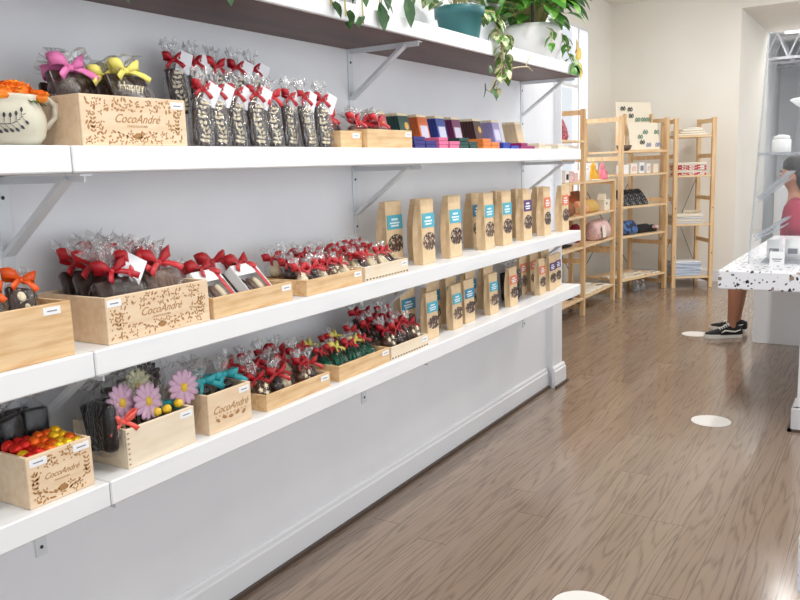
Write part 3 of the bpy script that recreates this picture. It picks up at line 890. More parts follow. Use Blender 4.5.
# small bars
def bar_proto(col, rgb, seal):
    o = thing('chocolate_bar', '', 'chocolate bar')
    m = M(col + '_sleeve', rgb, .4)
    MB().box((0, 0, .062), (.082, .0125, .123), .0015).build('inner_wrap', MT['whitechoc'], o)
    MB().box((0, 0, .056), (.0835, .0138, .112), .001).build('sleeve', m, o)
    if seal == 'gold':
        s = MB().lathe([(.016, 0), (.016, .0008)], 16).build('seal', M(col + '_seal', (214, 170, 80), .35, .4), o)
        s.matrix_local = Matrix.Translation((.014, -.0069, .07)) @ Matrix.Rotation(H90, 4, 'X')
    elif seal == 'card':
        MB().b2((-.03, -.0078, .02), (.03, -.0069, .075)).build('paper_band', M(col + '_band', (200, 200, 220), .5), o)
    return o
BARS = [('rose', (206, 104, 116), 'gold', 2.70, 4), ('dark green', (26, 70, 62), 'gold', 2.875, 5), ('orange', (208, 104, 50), 'card', 3.03, 5), ('blue', (38, 66, 150), 'card', 3.19, 4),
        ('purple', (112, 34, 90), 'card', 3.34, 4), ('dark brown', (70, 38, 38), 'gold', 3.56, 5), ('lavender', (160, 148, 196), 'card', 3.77, 4), ('cream striped', (214, 190, 156), None, 4.06, 5)]
BP = {}
for nm, rgb, seal, y, n in BARS:
    p = bar_proto(nm.replace(' ', '_'), rgb, seal); BP[nm] = p
    for i in range(n):
        lab = f'{nm} chocolate bar standing in its row of {NUM[n - 1].replace("th", "")} upright bars' if 0 else f'{nm} sleeved chocolate bar standing upright in the {nm} row behind the flat bars'
        rot = (Matrix.Rotation(H90, 3, 'Z') @ Matrix.Rotation(-.22, 3, 'X')).to_euler()
        loc = (-1.70 - i * .0152, y, Z2 + .026)
        gg = nm + ' upright chocolate bars'
        if i == 0: tag(MB().box((-1.736, y, Z2 + .011), (.1, .09, .02), .002).build('bar_riser', MT['white']), f'low white stand under the upright {nm} chocolate bars', 'stand', 'low stands under the upright bars')
        if i == 0:
            p.location = loc; p.rotation_euler = rot; p['label'] = f'foremost upright {nm} chocolate bar behind the flat bars'; p['group'] = gg
        else: dup(p, loc, rot, lab, gg)
FLAT = [('navy', (44, 40, 120), 2.735, 3), ('pink', (218, 110, 150), 2.93, 3), ('dark green', (26, 70, 62), 3.11, 3), ('orange', (226, 130, 60), 3.34, 3), ('royal blue', (44, 70, 170), 3.56, 2), ('magenta', (150, 30, 100), 3.77, 2), ('cream', (226, 210, 188), 4.0, 2), ('ivory', (232, 222, 204), 4.28, 2)]
for nm, rgb, y, n in FLAT:
    p = bar_proto('flat_' + nm.replace(' ', '_'), rgb, None)
    for q in range(2):
        for i in range(n - q):
            rot = (Matrix.Rotation(H90, 3, 'Z') @ Matrix.Rotation(-H90, 3, 'X')).to_euler()
            rot = (Matrix.Rotation(rnd.uniform(-.05, .05), 3, 'Z') @ Matrix.Rotation(H90, 3, 'Z') @ Matrix.Rotation(-H90, 3, 'X')).to_euler()
            loc = (-1.56 + rnd.uniform(-.002, .002), y + q * .092, Z2 + .0078 + i * .0148)
            gg = nm + ' flat chocolate bars'
            lab = f'{nm} chocolate bar lying flat in the {["left", "right"][q]} {nm} stack at the shelf edge'
            if q == 0 and i == 0: p.location = loc; p.rotation_euler = rot; p['label'] = lab; p['group'] = gg
            else: dup(p, loc, rot, lab, gg)

# ---- third shelf ----
open_box('large plain wooden box at the left end of the third shelf, orange bows inside', .80, 1.132, Z3, .123, .26, -1.552, 'boxwood2', stick_x=.262)
G = 'orange-bowed chocolates in the plain wooden box'
put('coffin_orange', 1.06, -1.62, Z3 + .078, 'dotted dark chocolate with orange bow, right one in the plain box', G, .35, .15, .25)
put('coffin_orange', .975, -1.60, Z3 + .068, 'dotted dark chocolate with orange bow, middle one in the plain box', G, .45, .1, .2)
put('coffin_orange', .87, -1.62, Z3 + .066, 'dotted dark chocolate with orange bow, left one in the plain box', G, .45, .0, .1)
open_box(EB + ', on the third shelf full of red bows', 1.226, 1.56, Z3, .112, .25, style='engraved', seed=8, stick_x=.004)
G = 'red-bowed chocolates in the engraved box on the third shelf'
spots = [('slab_tag', 1.325, -1.605, .046), ('slab_red', 1.40, -1.61, .05), ('slab_milk', 1.475, -1.605, .05), ('slab_red', 1.312, -1.68, .05), ('slab_tag', 1.365, -1.69, .06), ('slab_red', 1.43, -1.68, .062), ('slab_milk', 1.48, -1.67, .056), ('slab_red', 1.32, -1.74, .056), ('slab_red', 1.40, -1.745, .07), ('slab_tag', 1.47, -1.74, .056)]
DS = {'slab_tag': 'white-tagged dark chocolate', 'slab_red': 'red-bowed dark chocolate', 'slab_milk': 'red-bowed milk chocolate'}
for i, (k, y, x, z) in enumerate(spots):
    row = 0 if i < 3 else 1 if i < 7 else 2
    ii, nn = ((i, 3), (i - 3, 4), (i - 7, 3))[row]
    put(k, y, x, Z3 + z + .018, f'{DS[k]}, {ordl(ii, nn)} in {["front", "middle", "back"][row]} row, third-shelf engraved box', G, .45, rnd.uniform(-.15, .15), rnd.uniform(-.12, .12), 1.2)
# gift boxes with windows
open_box('low honey-coloured box holding white window gift boxes, third shelf', 1.575, 1.915, Z3, .058, .22, -1.556, 'boxwood2')
def gift_box(label, Y, X, z, rz, tilt):
    rot = (Matrix.Rotation(H90 + rz, 3, 'Z') @ Matrix.Rotation(-tilt, 3, 'X')).to_euler()
    o = thing('gift_box', label, 'gift box', (X, Y, z), 0, 'white gift boxes of chocolates', rot)
    w, h, d = .115, .12, .03
    mb = MB().b2((-w / 2, 0, 0), (w / 2, .003, h)).b2((-w / 2, -d, 0), (w / 2, 0, .004)).b2((-w / 2, -d, h - .004), (w / 2, 0, h))
    for sg in (-1, 1): mb.b2((sg * w / 2 - .002, -d, 0), (sg * w / 2 + .002, 0, h))
    mb.b2((-w / 2, -d - .002, h * .68), (w / 2, -d, h))
    mb.build('tray', MT['white'], o)
    for q, m in ((-.03, 'choc'), (0, 'milk'), (.03, 'whitechoc')):
        MB().ell((q, -.012, h * .36), (.014, .012, h * .3), 10, 8, jit=.1).build('chocolate', MT[m], o, True)
    MB().b2((-w / 2, -d - .0006, .004), (w / 2, -d, h * .68)).build('clear_lid', MT['glass'], o)
    MB().b2((w * .3, -d - .003, 0), (w * .3 + .014, -d - .0021, h)).b2((w * .3, -d - .003, h), (w * .3 + .014, .003, h + .001)).build('ribbon', MT['red'], o)
    bow(o, 'red', .085, (w * .1, -d * .6, h + .012), .1)
for i, (y, x) in enumerate(((1.655, -1.60), (1.815, -1.60))):
    gift_box(f'white window gift box of chocolates with red bow, {"left" if i == 0 else "right"} of the front two', y, x, Z3 + .012, .12, .75)
gift_box('white window gift box of chocolates behind the front two', 1.74, -1.67, Z3 + .012, -.1, .6)
put('slab_red', 1.63, -1.72, Z3 + .012, 'red-bowed dark chocolate standing behind the white gift boxes', 'red-bowed chocolates behind the gift boxes', .2)
open_box('low honey-coloured box of cream chocolates with red bows, third shelf centre', 1.985, 2.30, Z3, .05, .2, -1.556, 'boxwood2')
DW = {'lump_white': 'cream red-bowed chocolate', 'lump_dark': 'dark red-bowed chocolate', 'lump_milk': 'starred milk chocolate', 'sticks_white': 'white chocolate sticks', 'sticks_dark': 'dark chocolate sticks', 'green': 'red-bowed green sticks', 'green_yellow': 'yellow-bowed green sticks'}
rows(['lump_white', 'lump_dark', 'lump_white', 'lump_milk'], 2.0, 2.29, (-1.60, -1.655, -1.71), Z3 + .02, {k: v + ' in centre third-shelf box' for k, v in DW.items()}, 'red-bowed chocolates in the centre box on the third shelf', .5, (5, 5, 4), (0, .015, .03), 1.1)
open_box('pale box with dark slots along its base, left of the third-shelf kraft bags', 2.318, 2.612, Z3, .052, .2, -1.556, 'boxwood3', style='dashes')
rows(['sticks_white', 'sticks_dark', 'sticks_white'], 2.335, 2.6, (-1.60, -1.66, -1.715), Z3 + .02, {k: v + ' in slotted third-shelf box' for k, v in DW.items()}, 'chocolate sticks in the slotted box on the third shelf', .65, (5, 5, 4), (0, .012, .025), 1.05)

# ---- kraft bags ----
def kraft_bag(label, Yc, X, z, w, h, d, lab, crumb='crumb', rz=0, group=None, lean=0):
    rot = (Matrix.Rotation(H90 + rz, 3, 'Z') @ Matrix.Rotation(-lean, 3, 'X')).to_euler()
    o = thing('kraft_bag', label, 'paper bag', (X, Yc, z + .0008), 0, group, rot)
    rings = []
    for t, dd, p in ((0, 1, 0), (.04, 1.02, .02), (.3, 1.06, .03), (.52, 1.0, .09), (.62, .96, .03), (.86, .7, .03), (1.0, .5, .0)):
        D = d * dd; q = p * w
        rings.append([V((-w / 2, 0, t * h)), V((-w / 4, -.002 * (0 < t < 1), t * h)), V((w / 4, -.002 * (0 < t < 1), t * h)), V((w / 2, 0, t * h)), V((w / 2 - q, D / 2, t * h)), V((w / 2, D, t * h)), V((-w / 2, D, t * h)), V((-w / 2 + q, D / 2, t * h))])
    MB().loft(rings).build('bag', MT['kraft'], o)
    MB().box((0, d * .27, h * .955), (w + .002, d * .62, h * .1), .002).build('folded_top', MT['kraft'], o)
    lz0, lz1 = h * .57, h * .79
    lb = MB().b2((-w * .44, -.0034, lz0), (w * .495, -.0022, lz1)).build('label', MT[lab], o)
    mb = MB().b2((-w * .2, -.0042, lz0 + (lz1 - lz0) * .62), (w * .2, -.0034, lz0 + (lz1 - lz0) * .76))
    mb.b2((-w * .3, -.0042, lz0 + (lz1 - lz0) * .38), (w * .3, -.0034, lz0 + (lz1 - lz0) * .5)).b2((-w * .24, -.0042, lz0 + (lz1 - lz0) * .18), (w * .24, -.0034, lz0 + (lz1 - lz0) * .3))
    mb.build('print', MT['labtext'], lb)
    R = h * .14
    pts = [(min(w * .49, w * .06 + math.cos(2 * PI * i / 32) * w * .5), h * .35 + math.sin(2 * PI * i / 32) * R) for i in range(32)]
    mb = MB()
    mb.prism(pts, .001, Matrix.Translation((0, -.0018, 0)))
    mb.build('product_window', MT[crumb], o)
    return o
G3 = 'kraft bags on the third shelf'
colr = {'lab_blue': 'turquoise', 'lab_blue2': 'blue', 'lab_purple': 'purple', 'lab_orange': 'orange'}
front3 = [(2.915, 'lab_blue', 'crumb2', .02), (3.155, 'lab_blue', 'crumb', -.02), (3.50, 'lab_blue', 'crumb2', .03), (3.705, 'lab_blue', 'crumb', 0), (3.965, 'lab_purple', 'crumb', .0), (4.245, 'lab_orange', 'crumb', .04), (4.53, 'lab_orange', 'crumb', .0)]
for i, (yr, lb, cr, rz) in enumerate(front3):
    w = .108
    kraft_bag(f'tall {colr[lb]}-labelled kraft bag, {ordl(i, 7)} in the front row, third shelf', yr - w / 2 - .004, -1.6, Z3, w, .26, .042, lb, cr, rz, G3, .03)
for i, (yc, lb) in enumerate(((2.76, 'lab_blue'), (3.0, 'lab_blue'), (3.29, 'lab_blue2'), (3.53, 'lab_blue2'), (3.80, 'lab_purple'), (4.06, 'lab_orange'), (4.36, 'lab_orange'))):
    kraft_bag(f'tall {colr[lb]}-labelled kraft bag, {ordl(i, 7)} in the back row, third shelf', yc, -1.70, Z3, .118, .258, .05, lb, 'crumb', rnd.uniform(-.05, .05), G3, .03)
G4 = 'kraft bags on the lowest shelf'
front4 = [(2.925, 'lab_blue', .0), (3.148, 'lab_blue', .03), (3.30, 'lab_blue2', -.03), (3.53, 'lab_blue', 0), (3.768, 'lab_orange', 0), (4.16, 'lab_orange', .03), (4.315, 'lab_purple', 0), (4.445, 'lab_purple', .05)]
for i, (yr, lb, rz) in enumerate(front4):
    w = .094
    kraft_bag(f'short {colr[lb]}-labelled kraft bag, {ordl(i, 8)} in the front row, lowest shelf', yr - w / 2 - .003, -1.615 if i in (2, 7) else -1.6, Z4, w, .195, .03, lb, 'crumb2' if i in (1, 3) else 'crumb', rz, G4, .04)
for i, (yc, lb) in enumerate(((2.83, 'lab_blue2'), (3.05, 'lab_blue2'), (3.22, 'lab_blue2'), (3.42, 'lab_blue2'), (3.62, 'lab_orange'), (4.06, 'lab_orange'), (4.22, 'lab_orange'), (4.39, 'lab_purple'))):
    kraft_bag(f'short {colr[lb]}-labelled kraft bag, {ordl(i, 8)} in the back row, lowest shelf', yc, -1.69, Z4, .11, .215, .04, lb, 'crumb', rnd.uniform(-.05, .05), G4, .03)
for i, y in enumerate((3.82, 3.93)):
    put('dark_bag', y, -1.68, Z4 + .001, f'dark chocolate in clear film, {"left" if i == 0 else "right"} of two between the lowest shelf bags', 'dark chocolates among the lowest shelf bags', .05, 0, 0, 1.7)

# ---- lowest shelf boxes ----
open_box(EB + ', at the left end of the lowest shelf', .985, 1.152, Z4, .116, .2, style='engraved', seed=12, stick_x=[.008, .118])
G = 'dark film-wrapped chocolates behind the foil sweets'
for i, (y, x) in enumerate(((1.0, -1.70), (1.055, -1.69), (1.11, -1.70), (1.035, -1.735), (1.09, -1.735))):
    put('dark_bag', y, x, Z4 + .07, f'dark chocolate in clear film, {ordl(i if i < 3 else i - 3, 3 if i < 3 else 2)} {"in front" if i < 3 else "at the back"} in the left engraved box', G, .1, rnd.uniform(-.2, .2), rnd.uniform(-.1, .1), 1.15)
def foil_ball(name, mat):
    return MB().ell((0, 0, 0), (.0155, .0155, .0145), 10, 8, jit=.12).build('foil_sweet', MT[mat], None, True)
FB = {}
rg = random.Random(4)
cols = ['foil_red', 'foil_orange', 'foil_yellow']
for i in range(24):
    rr_, cc = divmod(i, 6)
    c = cols[0] if cc < 2 else cols[1] if cc < 4 else cols[2]
    if rg.random() < .3: c = rg.choice(cols)
    loc = (-1.577 - rr_ * .024, 1.008 + cc * .024 + rg.uniform(-.003, .003), Z4 + .104 + rr_ * .006 + rg.uniform(-.004, .006))
    nm = c.split('_')[1]
    if c not in FB: FB[c] = foil_ball(nm, c); o = FB[c]
    else: o = FB[c].copy(); COL.objects.link(o)
    o.location = loc; o.rotation_euler = (rg.random() * 6, rg.random() * 6, 0)
    tag(o, f'{nm} foil-wrapped round sweet heaped in the leftmost engraved box', 'sweet', nm + ' foil sweets in the leftmost engraved box')
tag(MB().b2((-1.735, 1.0, Z4 + .01), (-1.572, 1.138, Z4 + .088), .004).build('packing_block', MT['choc']), 'dark packing under the foil sweets in the leftmost engraved box', 'packing')
open_box('plain bleached wooden box holding flower-shaped sweets, lowest shelf', 1.251, 1.476, Z4, .1, .2, mat='boxwood3', style='joint')
def bouquet(label, Y, X, z, rz, tilt, side, mats, s=1):
    rot = (Matrix.Rotation(H90 + rz, 3, 'Z') @ Matrix.Rotation(-tilt, 3, 'X') @ Matrix.Rotation(side, 3, 'Y')).to_euler()
    o = thing('flower_sweet', label, 'sweet', (X, Y, z), 0, 'flower sweets in the bleached box', rot)
    MB().tube([(0, 0, 0), (0, 0, .07 * s), (0, -.004, .1 * s)], .004).build('stick', MT['whitechoc'], o)
    m1, m2 = mats
    for q in range(14):
        a = 2 * PI * q / 14
        mb = MB().ell((math.cos(a) * .024 * s, -.012 - .003 * (q % 2), .115 * s + math.sin(a) * .024 * s), (.021 * s, .004, .0088 * s), 8, 6, Matrix.Rotation(-a, 4, 'Y'))
        mb.build('petal', MT[m1], o, True)
    MB().ell((0, -.016, .115 * s), (.011 * s, .006, .011 * s), 10, 7).build('flower_centre', MT[m2], o, True)
    MB().loft([ring(.03 * s, .03, 0, 16, .1), ring(.085 * s, .05, .06 * s, 16, .1), ring(.105 * s, .06, .11 * s, 16, .1), ring(.1 * s, .05, .155 * s, 16, .14, zj=.02), ring(.05 * s, .02, .18 * s, 16, .3, zj=.02)], True, False).build('cellophane', MT['cello'], o)
for lab, y, x, z, rz, ti, si, ms, s in (
    ('lilac flower sweet with yellow centre, leftmost in the bleached box', 1.30, -1.605, .022, .1, .1, -.12, ('lilac', 'gold'), 1.15),
    ('lilac flower sweet, second from left and lower in the bleached box', 1.36, -1.585, .008, .1, .15, -.03, ('lilac', 'gold'), 1.15),
    ('lilac flower sweet with yellow centre, rightmost in the bleached box', 1.475, -1.59, .012, -.1, .15, .05, ('lilac', 'gold'), 1.15),
    ('pale yellow flower sweet behind the lilac flowers in the bleached box', 1.375, -1.65, .04, 0, .1, 0, ('paleyellow', 'gold'), 1.1),
    ('dark chocolate flower sweet behind in the bleached box, near its right end', 1.44, -1.70, .04, 0, .1, .1, ('choc', 'milk'), 1.1)):
    bouquet(lab, y, x, Z4 + z, rz, ti, si, ms, s)
G = 'dark wrapped chocolates among the flower sweets'
put('dark_teal', 1.42, -1.615, Z4 + .045, 'dark wrapped chocolate with teal tissue among the lilac flower sweets', G, .1, 0, .1, .8)
put('dark_bag', 1.275, -1.665, Z4 + .03, 'dark wrapped chocolate behind the leftmost lilac flower', G, .1, 0, -.1, 1.4)
put('dark_bag', 1.345, -1.70, Z4 + .03, 'dark wrapped chocolate at the back centre of the bleached box', G, .1, 0, .1, 1.5)
put('dark_bag', 1.425, -1.735, Z4 + .03, 'dark wrapped chocolate at the back right of the bleached box', G, .1, 0, .1, 1.5)
o = thing('wrapped_bouquet', 'dark bagged chocolate with coral bow hanging out left of the bleached box', 'chocolate', (-1.60, 1.223, Z4 + .04), H90 - .1)
MB().box((0, 0, .072), (.032, .085, .12), .012, seg=2).build('chocolate', MT['blackchoc'], o, True)
MB().loft([ring(.03, .06, 0, 16, .1), ring(.04, .1, .05, 16, .12), ring(.044, .11, .1, 16, .12), ring(.02, .08, .15, 16, .2)], True, True).build('cellophane', MT['cello_dark'], o)
bow(o, 'coral', .06, (.035, -.026, .078), .3)
for q, (dx, dz) in enumerate(((.016, .012), (.09, .02), (.05, .008))):
    tag(MB().ell((-1.585, 1.39 + dx - .03, Z4 + .103 + dz * .4), (.012, .014, .012), 9, 7, jit=.1).build('candy', MT['gold']), f'yellow sweet at the front of the bleached box, {ordl(sorted((.016, .05, .09)).index(dx), 3)}', 'sweet', 'yellow sweets in the bleached box')
open_box('small wooden box with script lettering and leaves, holding teal-tissue chocolates', 1.527, 1.70, Z4, .112, .18, style='small')
G = 'dark teal-tissue chocolates in the small engraved box'
for i, (y, x) in enumerate(((1.57, -1.61), (1.655, -1.61), (1.61, -1.68))):
    put('dark_teal', y, x, Z4 + .052, f'dark chocolate with teal bow, {["left front", "right front", "rear"][i]} one in the small lettered box', G, .15)
open_box('low honey-coloured box of red-bowed chocolates on the lowest shelf', 1.765, 2.085, Z4, .05, .22, -1.556, 'boxwood2')
rows(['lump_milk', 'lump_dark', 'lump_white'], 1.775, 2.075, (-1.60, -1.655, -1.715), Z4 + .022, {k: v + ' in lowest-shelf red-bow box' for k, v in DW.items()}, 'red-bowed chocolates in the low box on the lowest shelf', .4, (5, 5, 4), (0, .018, .035), 1.15)
open_box('low honey-coloured box of green foil sticks on the lowest shelf', 2.137, 2.458, Z4, .054, .2, -1.556, 'boxwood2')
rows(['green', 'green', 'green_yellow'], 2.155, 2.44, (-1.605, -1.67), Z4 + .02, {k: v + ' in lowest-shelf box' for k, v in DW.items()}, 'green foil sticks in the lowest shelf box', .75, (7, 6), (0, .02), 1.1)
open_box('pale box with dark slots along its base, left of the lowest-shelf kraft bags', 2.47, 2.75, Z4, .048, .2, -1.556, 'boxwood3', style='dashes')
rows(['lump_milk', 'lump_dark', 'sticks_dark'], 2.49, 2.74, (-1.60, -1.665, -1.72), Z4 + .025, {k: v + ' in lowest-shelf slotted box' for k, v in DW.items()}, 'dark chocolates in the slotted box on the lowest shelf', .45, (4, 4, 3), (0, .02, .045), 1.25)

# ---- top shelf plants ----
def vine(mb_s, mb_l, pts, n, size, rg, hang=True):
    pts = [V(p) for p in pts]
    mb_s.tube(pts, .0028, 5)
    for i in range(n):
        t = (i + .6) / n * (len(pts) - 1); k = min(int(t), len(pts) - 2); p = pts[k].lerp(pts[k + 1], t - k)
        a = rg.uniform(0, 2 * PI)
        d = V((math.cos(a), math.sin(a), -.9 if hang else .2)).normalized()
        q = p + d * .015
        mb_s.tube([p, q], .0018, 5)
        leafquad(mb_l, q, d, V((math.cos(a) * .6, math.sin(a) * .6, .8)), size * rg.uniform(.75, 1.2), size * rg.uniform(.7, .95), .3)
def crown(mb_s, mb_l, c, R, h, n, size, rg):
    for i in range(n):
        a = rg.uniform(0, 2 * PI); e = rg.uniform(.1, 1)
        p = V(c) + V((math.cos(a) * R * e, math.sin(a) * R * e, h * rg.uniform(.25, 1) * (1.1 - .5 * e)))
        d = V((math.cos(a), math.sin(a), rg.uniform(-.7, .5)))
        mb_s.tube([V(c) + V((math.cos(a) * R * .15, math.sin(a) * R * .15, 0)), (V(c) + p) / 2 + V((0, 0, h * .2)), p], .002, 5)
        leafquad(mb_l, p, d, V((rg.uniform(-.3, .3), rg.uniform(-.3, .3), 1)), size * rg.uniform(.8, 1.25), size * rg.uniform(.7, .95), .3)
rg = random.Random(21)
o = thing('potted_pothos', 'bushy green pothos in white marbled pot at the right end of the plant shelf', 'plant', (-1.69, 4.2, Z1 + .001), H90)
MB().lathe([(.1, 0), (.125, .012), (.15, .06), (.158, .11), (.152, .16), (.138, .185), (.126, .185), (.12, .15)], 32).build('pot', MT['pot_white'], o, True)
MB().lathe([(.001, .145), (.11, .145)], 20, cap=False).build('soil', MT['soil'], o)
s, l = MB(), MB()
crown(s, l, (0, 0, .17), .25, .26, 110, .1, rg)
vine(s, l, [(.08, -.06, .17), (.19, -.09, .16), (.22, -.12, .06), (.25, -.14, 0)], 7, .055, rg)
vine(s, l, [(.05, -.1, .17), (.1, -.15, .13), (.12, -.165, .06)], 5, .05, rg)
vine(s, l, [(-.08, -.1, .17), (-.12, -.16, .13), (-.16, -.17, .06)], 4, .05, rg)
MB().tube([(-.09, -.04, .14), (-.2, -.08, .55)], .008, 8).build('stake', MT['black'], o)
s.build('vine', MT['stem'], o); l.build('foliage', MT['leaf'], o, fix=False)
s, l = MB(), MB()
for p, d in (((.27, -.15, .03), (.4, -.3, .8)), ((.3, -.155, -.0), (.7, -.2, -.5)), ((.285, -.16, -.01), (.1, -.3, -1)), ((.25, -.15, .06), (-.2, -.3, .7))):
    leafquad(l, V(p), V(d), V((0, -1, .4)), .075, .055)
l.build('yellowed_leaves', MT['leaf_yellow'], o, fix=False)
l = MB()
for p, d in (((.22, -.155, .03), (-.5, -.3, -.4)), ((.25, -.16, .0), (-.1, -.3, -1)), ((.18, -.17, -.02), (-.6, -.1, -.4))): leafquad(l, V(p), V(d), V((0, -1, .4)), .075, .06)
l.build('trailing_leaves', MT['leaf'], o, fix=False)

o = thing('potted_vine', 'trailing variegated vine in teal pot, second plant from the right on the top shelf', 'plant', (-1.665, 3.30, Z1 + .001), H90)
MB().lathe([(.078, 0), (.082, .004), (.1, .105), (.11, .107), (.112, .145), (.104, .147), (.1, .12)], 32).build('pot', MT['pot_teal'], o, True)
MB().lathe([(.001, .125), (.1, .125)], 20, cap=False).build('soil', MT['soil'], o)
s, l = MB(), MB()
crown(s, l, (0, 0, .13), .16, .2, 30, .075, rg)
vine(s, l, [(.04, -.07, .14), (.07, -.12, .13), (.08, -.15, .04), (.09, -.16, -.04), (.1, -.15, -.14), (.07, -.14, -.2)], 16, .05, rg)
vine(s, l, [(.06, -.06, .14), (.1, -.12, .12), (.12, -.15, .02), (.125, -.15, -.08), (.14, -.15, -.13)], 12, .05, rg)
vine(s, l, [(.09, -.05, .14), (.14, -.1, .14), (.15, -.15, .03), (.15, -.15, -.05)], 9, .06, rg)
s.build('vine', MT['stem'], o); l.build('foliage', MT['leaf_var'], o, fix=False)
s, l = MB(), MB()
s.tube([(.1, -.15, -.12), (.03, -.15, -.17), (.0, -.14, -.22), (-.04, -.14, -.21)], .0022, 5)
leafquad(l, V((0, -.15, -.215)), V((.3, -.4, -.7)), V((0, -1, .2)), .05, .045); leafquad(l, V((-.05, -.14, -.19)), V((0, -.1, -1)), V((.6, -1, .2)), .06, .03)
leafquad(l, V((-.02, -.15, -.11)), V((-.5, -.3, -.7)), V((0, -1, .2)), .05, .04)
s.build('dangling_stem', MT['stem'], o); l.build('dark_leaves', MT['leaf_dark'], o, fix=False)
# bare dry runner beyond the vine
s = MB()
s.tube([(.13, -.15, -.1), (.2, -.145, -.105), (.3, -.16, -.09), (.36, -.17, -.085), (.42, -.17, -.1)], .0028, 5).tube([(.34, -.168, -.085), (.37, -.18, -.03)], .0025, 5).tube([(.22, -.15, -.1), (.21, -.15, -.15)], .002, 5)
s.build('dry_runner', M('dry_stem', (206, 190, 150), .6), o)

o = thing('trailing_plant', 'trailing plant with long dark leaves over the middle of the plant shelf edge', 'plant', (-1.70, 2.36, Z1 + .001), H90)
MB().lathe([(.08, 0), (.1, .006), (.115, .12), (.12, .16), (.11, .16), (.106, .12)], 28).build('pot', MT['pot_white'], o, True)
MB().lathe([(.001, .13), (.107, .13)], 20, cap=False).build('soil', MT['soil'], o)
s, l = MB(), MB()
crown(s, l, (0, 0, .14), .22, .2, 46, .1, rg)
for x0, x1, z in ((-.16, -.22, -.03), (-.1, -.14, -.05), (-.02, -.04, -.06), (.06, .08, -.02)):
    vine(s, l, [(x0 * .5, -.08, .14), (x0, -.14, .12), (x1, -.172, .04), (x1, -.175, z)], 4, .05, rg)
s.build('vine', MT['stem'], o); l.build('foliage', MT['leaf_dark'], o, fix=False)
l = MB()
for p, L in (((.235, -.18, .075), .115), ((.06, -.178, .025), .1), ((.14, -.15, .1), .09), ((.0, -.15, .08), .08)):
    leafquad(l, V(p), V((.15, -.1, -1)), V((-.3, -1, .1)), L, L * .5, .05, .2, False)
leafquad(l, V((.32, -.15, .1)), V((.6, -.3, .1)), V((0, -.6, 1)), .07, .05); leafquad(l, V((.33, -.15, .1)), V((-.4, -.3, .2)), V((0, -.6, 1)), .06, .05); leafquad(l, V((.33, -.15, .1)), V((.1, -.2, -1)), V((0, -1, .3)), .05, .03)
l.build('long_leaves', MT['leaf_dark'], o, fix=False)
s = MB(); s.tube([(.14, -.05, .14), (.28, -.1, .2), (.33, -.15, .1)], .003, 5).tube([(.2, -.08, .16), (.235, -.15, .14), (.235, -.18, .075)], .003, 5).tube([(.02, -.08, .16), (.05, -.16, .13), (.06, -.178, .025)], .003, 5)
s.build('stalks', MT['stem'], o)

o = thing('potted_fern', 'leafy plant at the left of the plant shelf, only leaf tips hanging in view', 'plant', (-1.68, 1.42, Z1 + .001), H90)
MB().lathe([(.07, 0), (.09, .006), (.1, .11), (.105, .14), (.096, .14), (.094, .11)], 28).build('pot', MT['pot_teal'], o, True)
MB().lathe([(.001, .12), (.095, .12)], 20, cap=False).build('soil', MT['soil'], o)
s, l = MB(), MB()
crown(s, l, (0, 0, .12), .17, .22, 40, .09, rg)
for x0, x1, z in ((-.12, -.14, -.06), (.18, .2, -.03)): vine(s, l, [(x0 * .5, -.08, .13), (x0, -.14, .12), (x1, -.19, .02), (x1, -.195, z)], 3, .06, rg)
leafquad(l, V((-.125, -.19, -.05)), V((.1, -.1, -1)), V((-.4, -1, .1)), .1, .055, .05)
leafquad(l, V((.205, -.19, -.02)), V((.2, -.1, -1)), V((-.3, -1, .1)), .09, .06, .05)
s.build('vine', MT['stem'], o); l.build('foliage', MT['leaf_dark'], o, fix=False)

# ------------------------------------------------------------------ floor discs
for i, (x, y, lb) in enumerate(((-.796, 4.582, 'white round floor marker in the middle of the aisle'), (-1.347, 6.906, 'white round floor marker by the black sneaker'), (-.798, 2.395, 'white round floor marker nearest the camera'))):
    tag(MB().lathe([(.105, 0), (.105, .0012)], 40, (x, y, .0003)).build('floor_marker', MT['disc']), lb, 'floor marker', 'white floor markers')

# ------------------------------------------------------------------ pine racks
PW = .044
def rack(label, loc, ang, length, frames, shelves, depth, H, braces, low=None):
    o = thing('pine_rack', label, 'rack', loc, ang)
    for x in frames:
        hh = H if not low or x < low[0] else low[1]
        for y in (PW / 2, depth - PW / 2):
            p = MB().b2((x - PW / 2, y - PW / 2, 0), (x + PW / 2, y + PW / 2, hh), .003).build('post', MT['pine'], o)
        for z in (.06, .5, .98, 1.45, hh - .055):
            if z < hh - .05: MB().b2((x - .009, PW, z), (x + .009, depth - PW, z + .045)).build('rung', MT['pine'], o)
        for z in (.35 + x * .1, .9): MB().ell((x + .004, -.0002, z), (.006, .001, .009), 8, 5).build('knot', MT['knot'], o)
    for x0, x1, zs in shelves:
        for z in zs: MB().b2((x0, .004, z - .02), (x1, depth - .004, z), .002).build('shelf', MT['pine_shelf'], o)
    for (x0, z0, x1, z1) in braces: MB().bar((x0, depth - .002, z0), (x1, depth - .002, z1), .006, .004).build('cross_brace', MT['screw'], o)
    return o
AZ = (.177, .666, .954, 1.267, 1.643)
A0 = (-2.45, 6.41)
aF = [0, .96, 1.93]
rack('long two-bay pine rack standing behind the end of the white shelves', (A0[0], A0[1], 0), H90, 1.93, aF, [(.024, .936, AZ), (.984, 1.906, AZ[:4])], .5, 1.93, [(0, .3, .96, 1.2), (0, 1.2, .96, .3), (.96, .3, 1.93, 1.1), (.96, 1.1, 1.93, .3)], (1.5, 1.27))
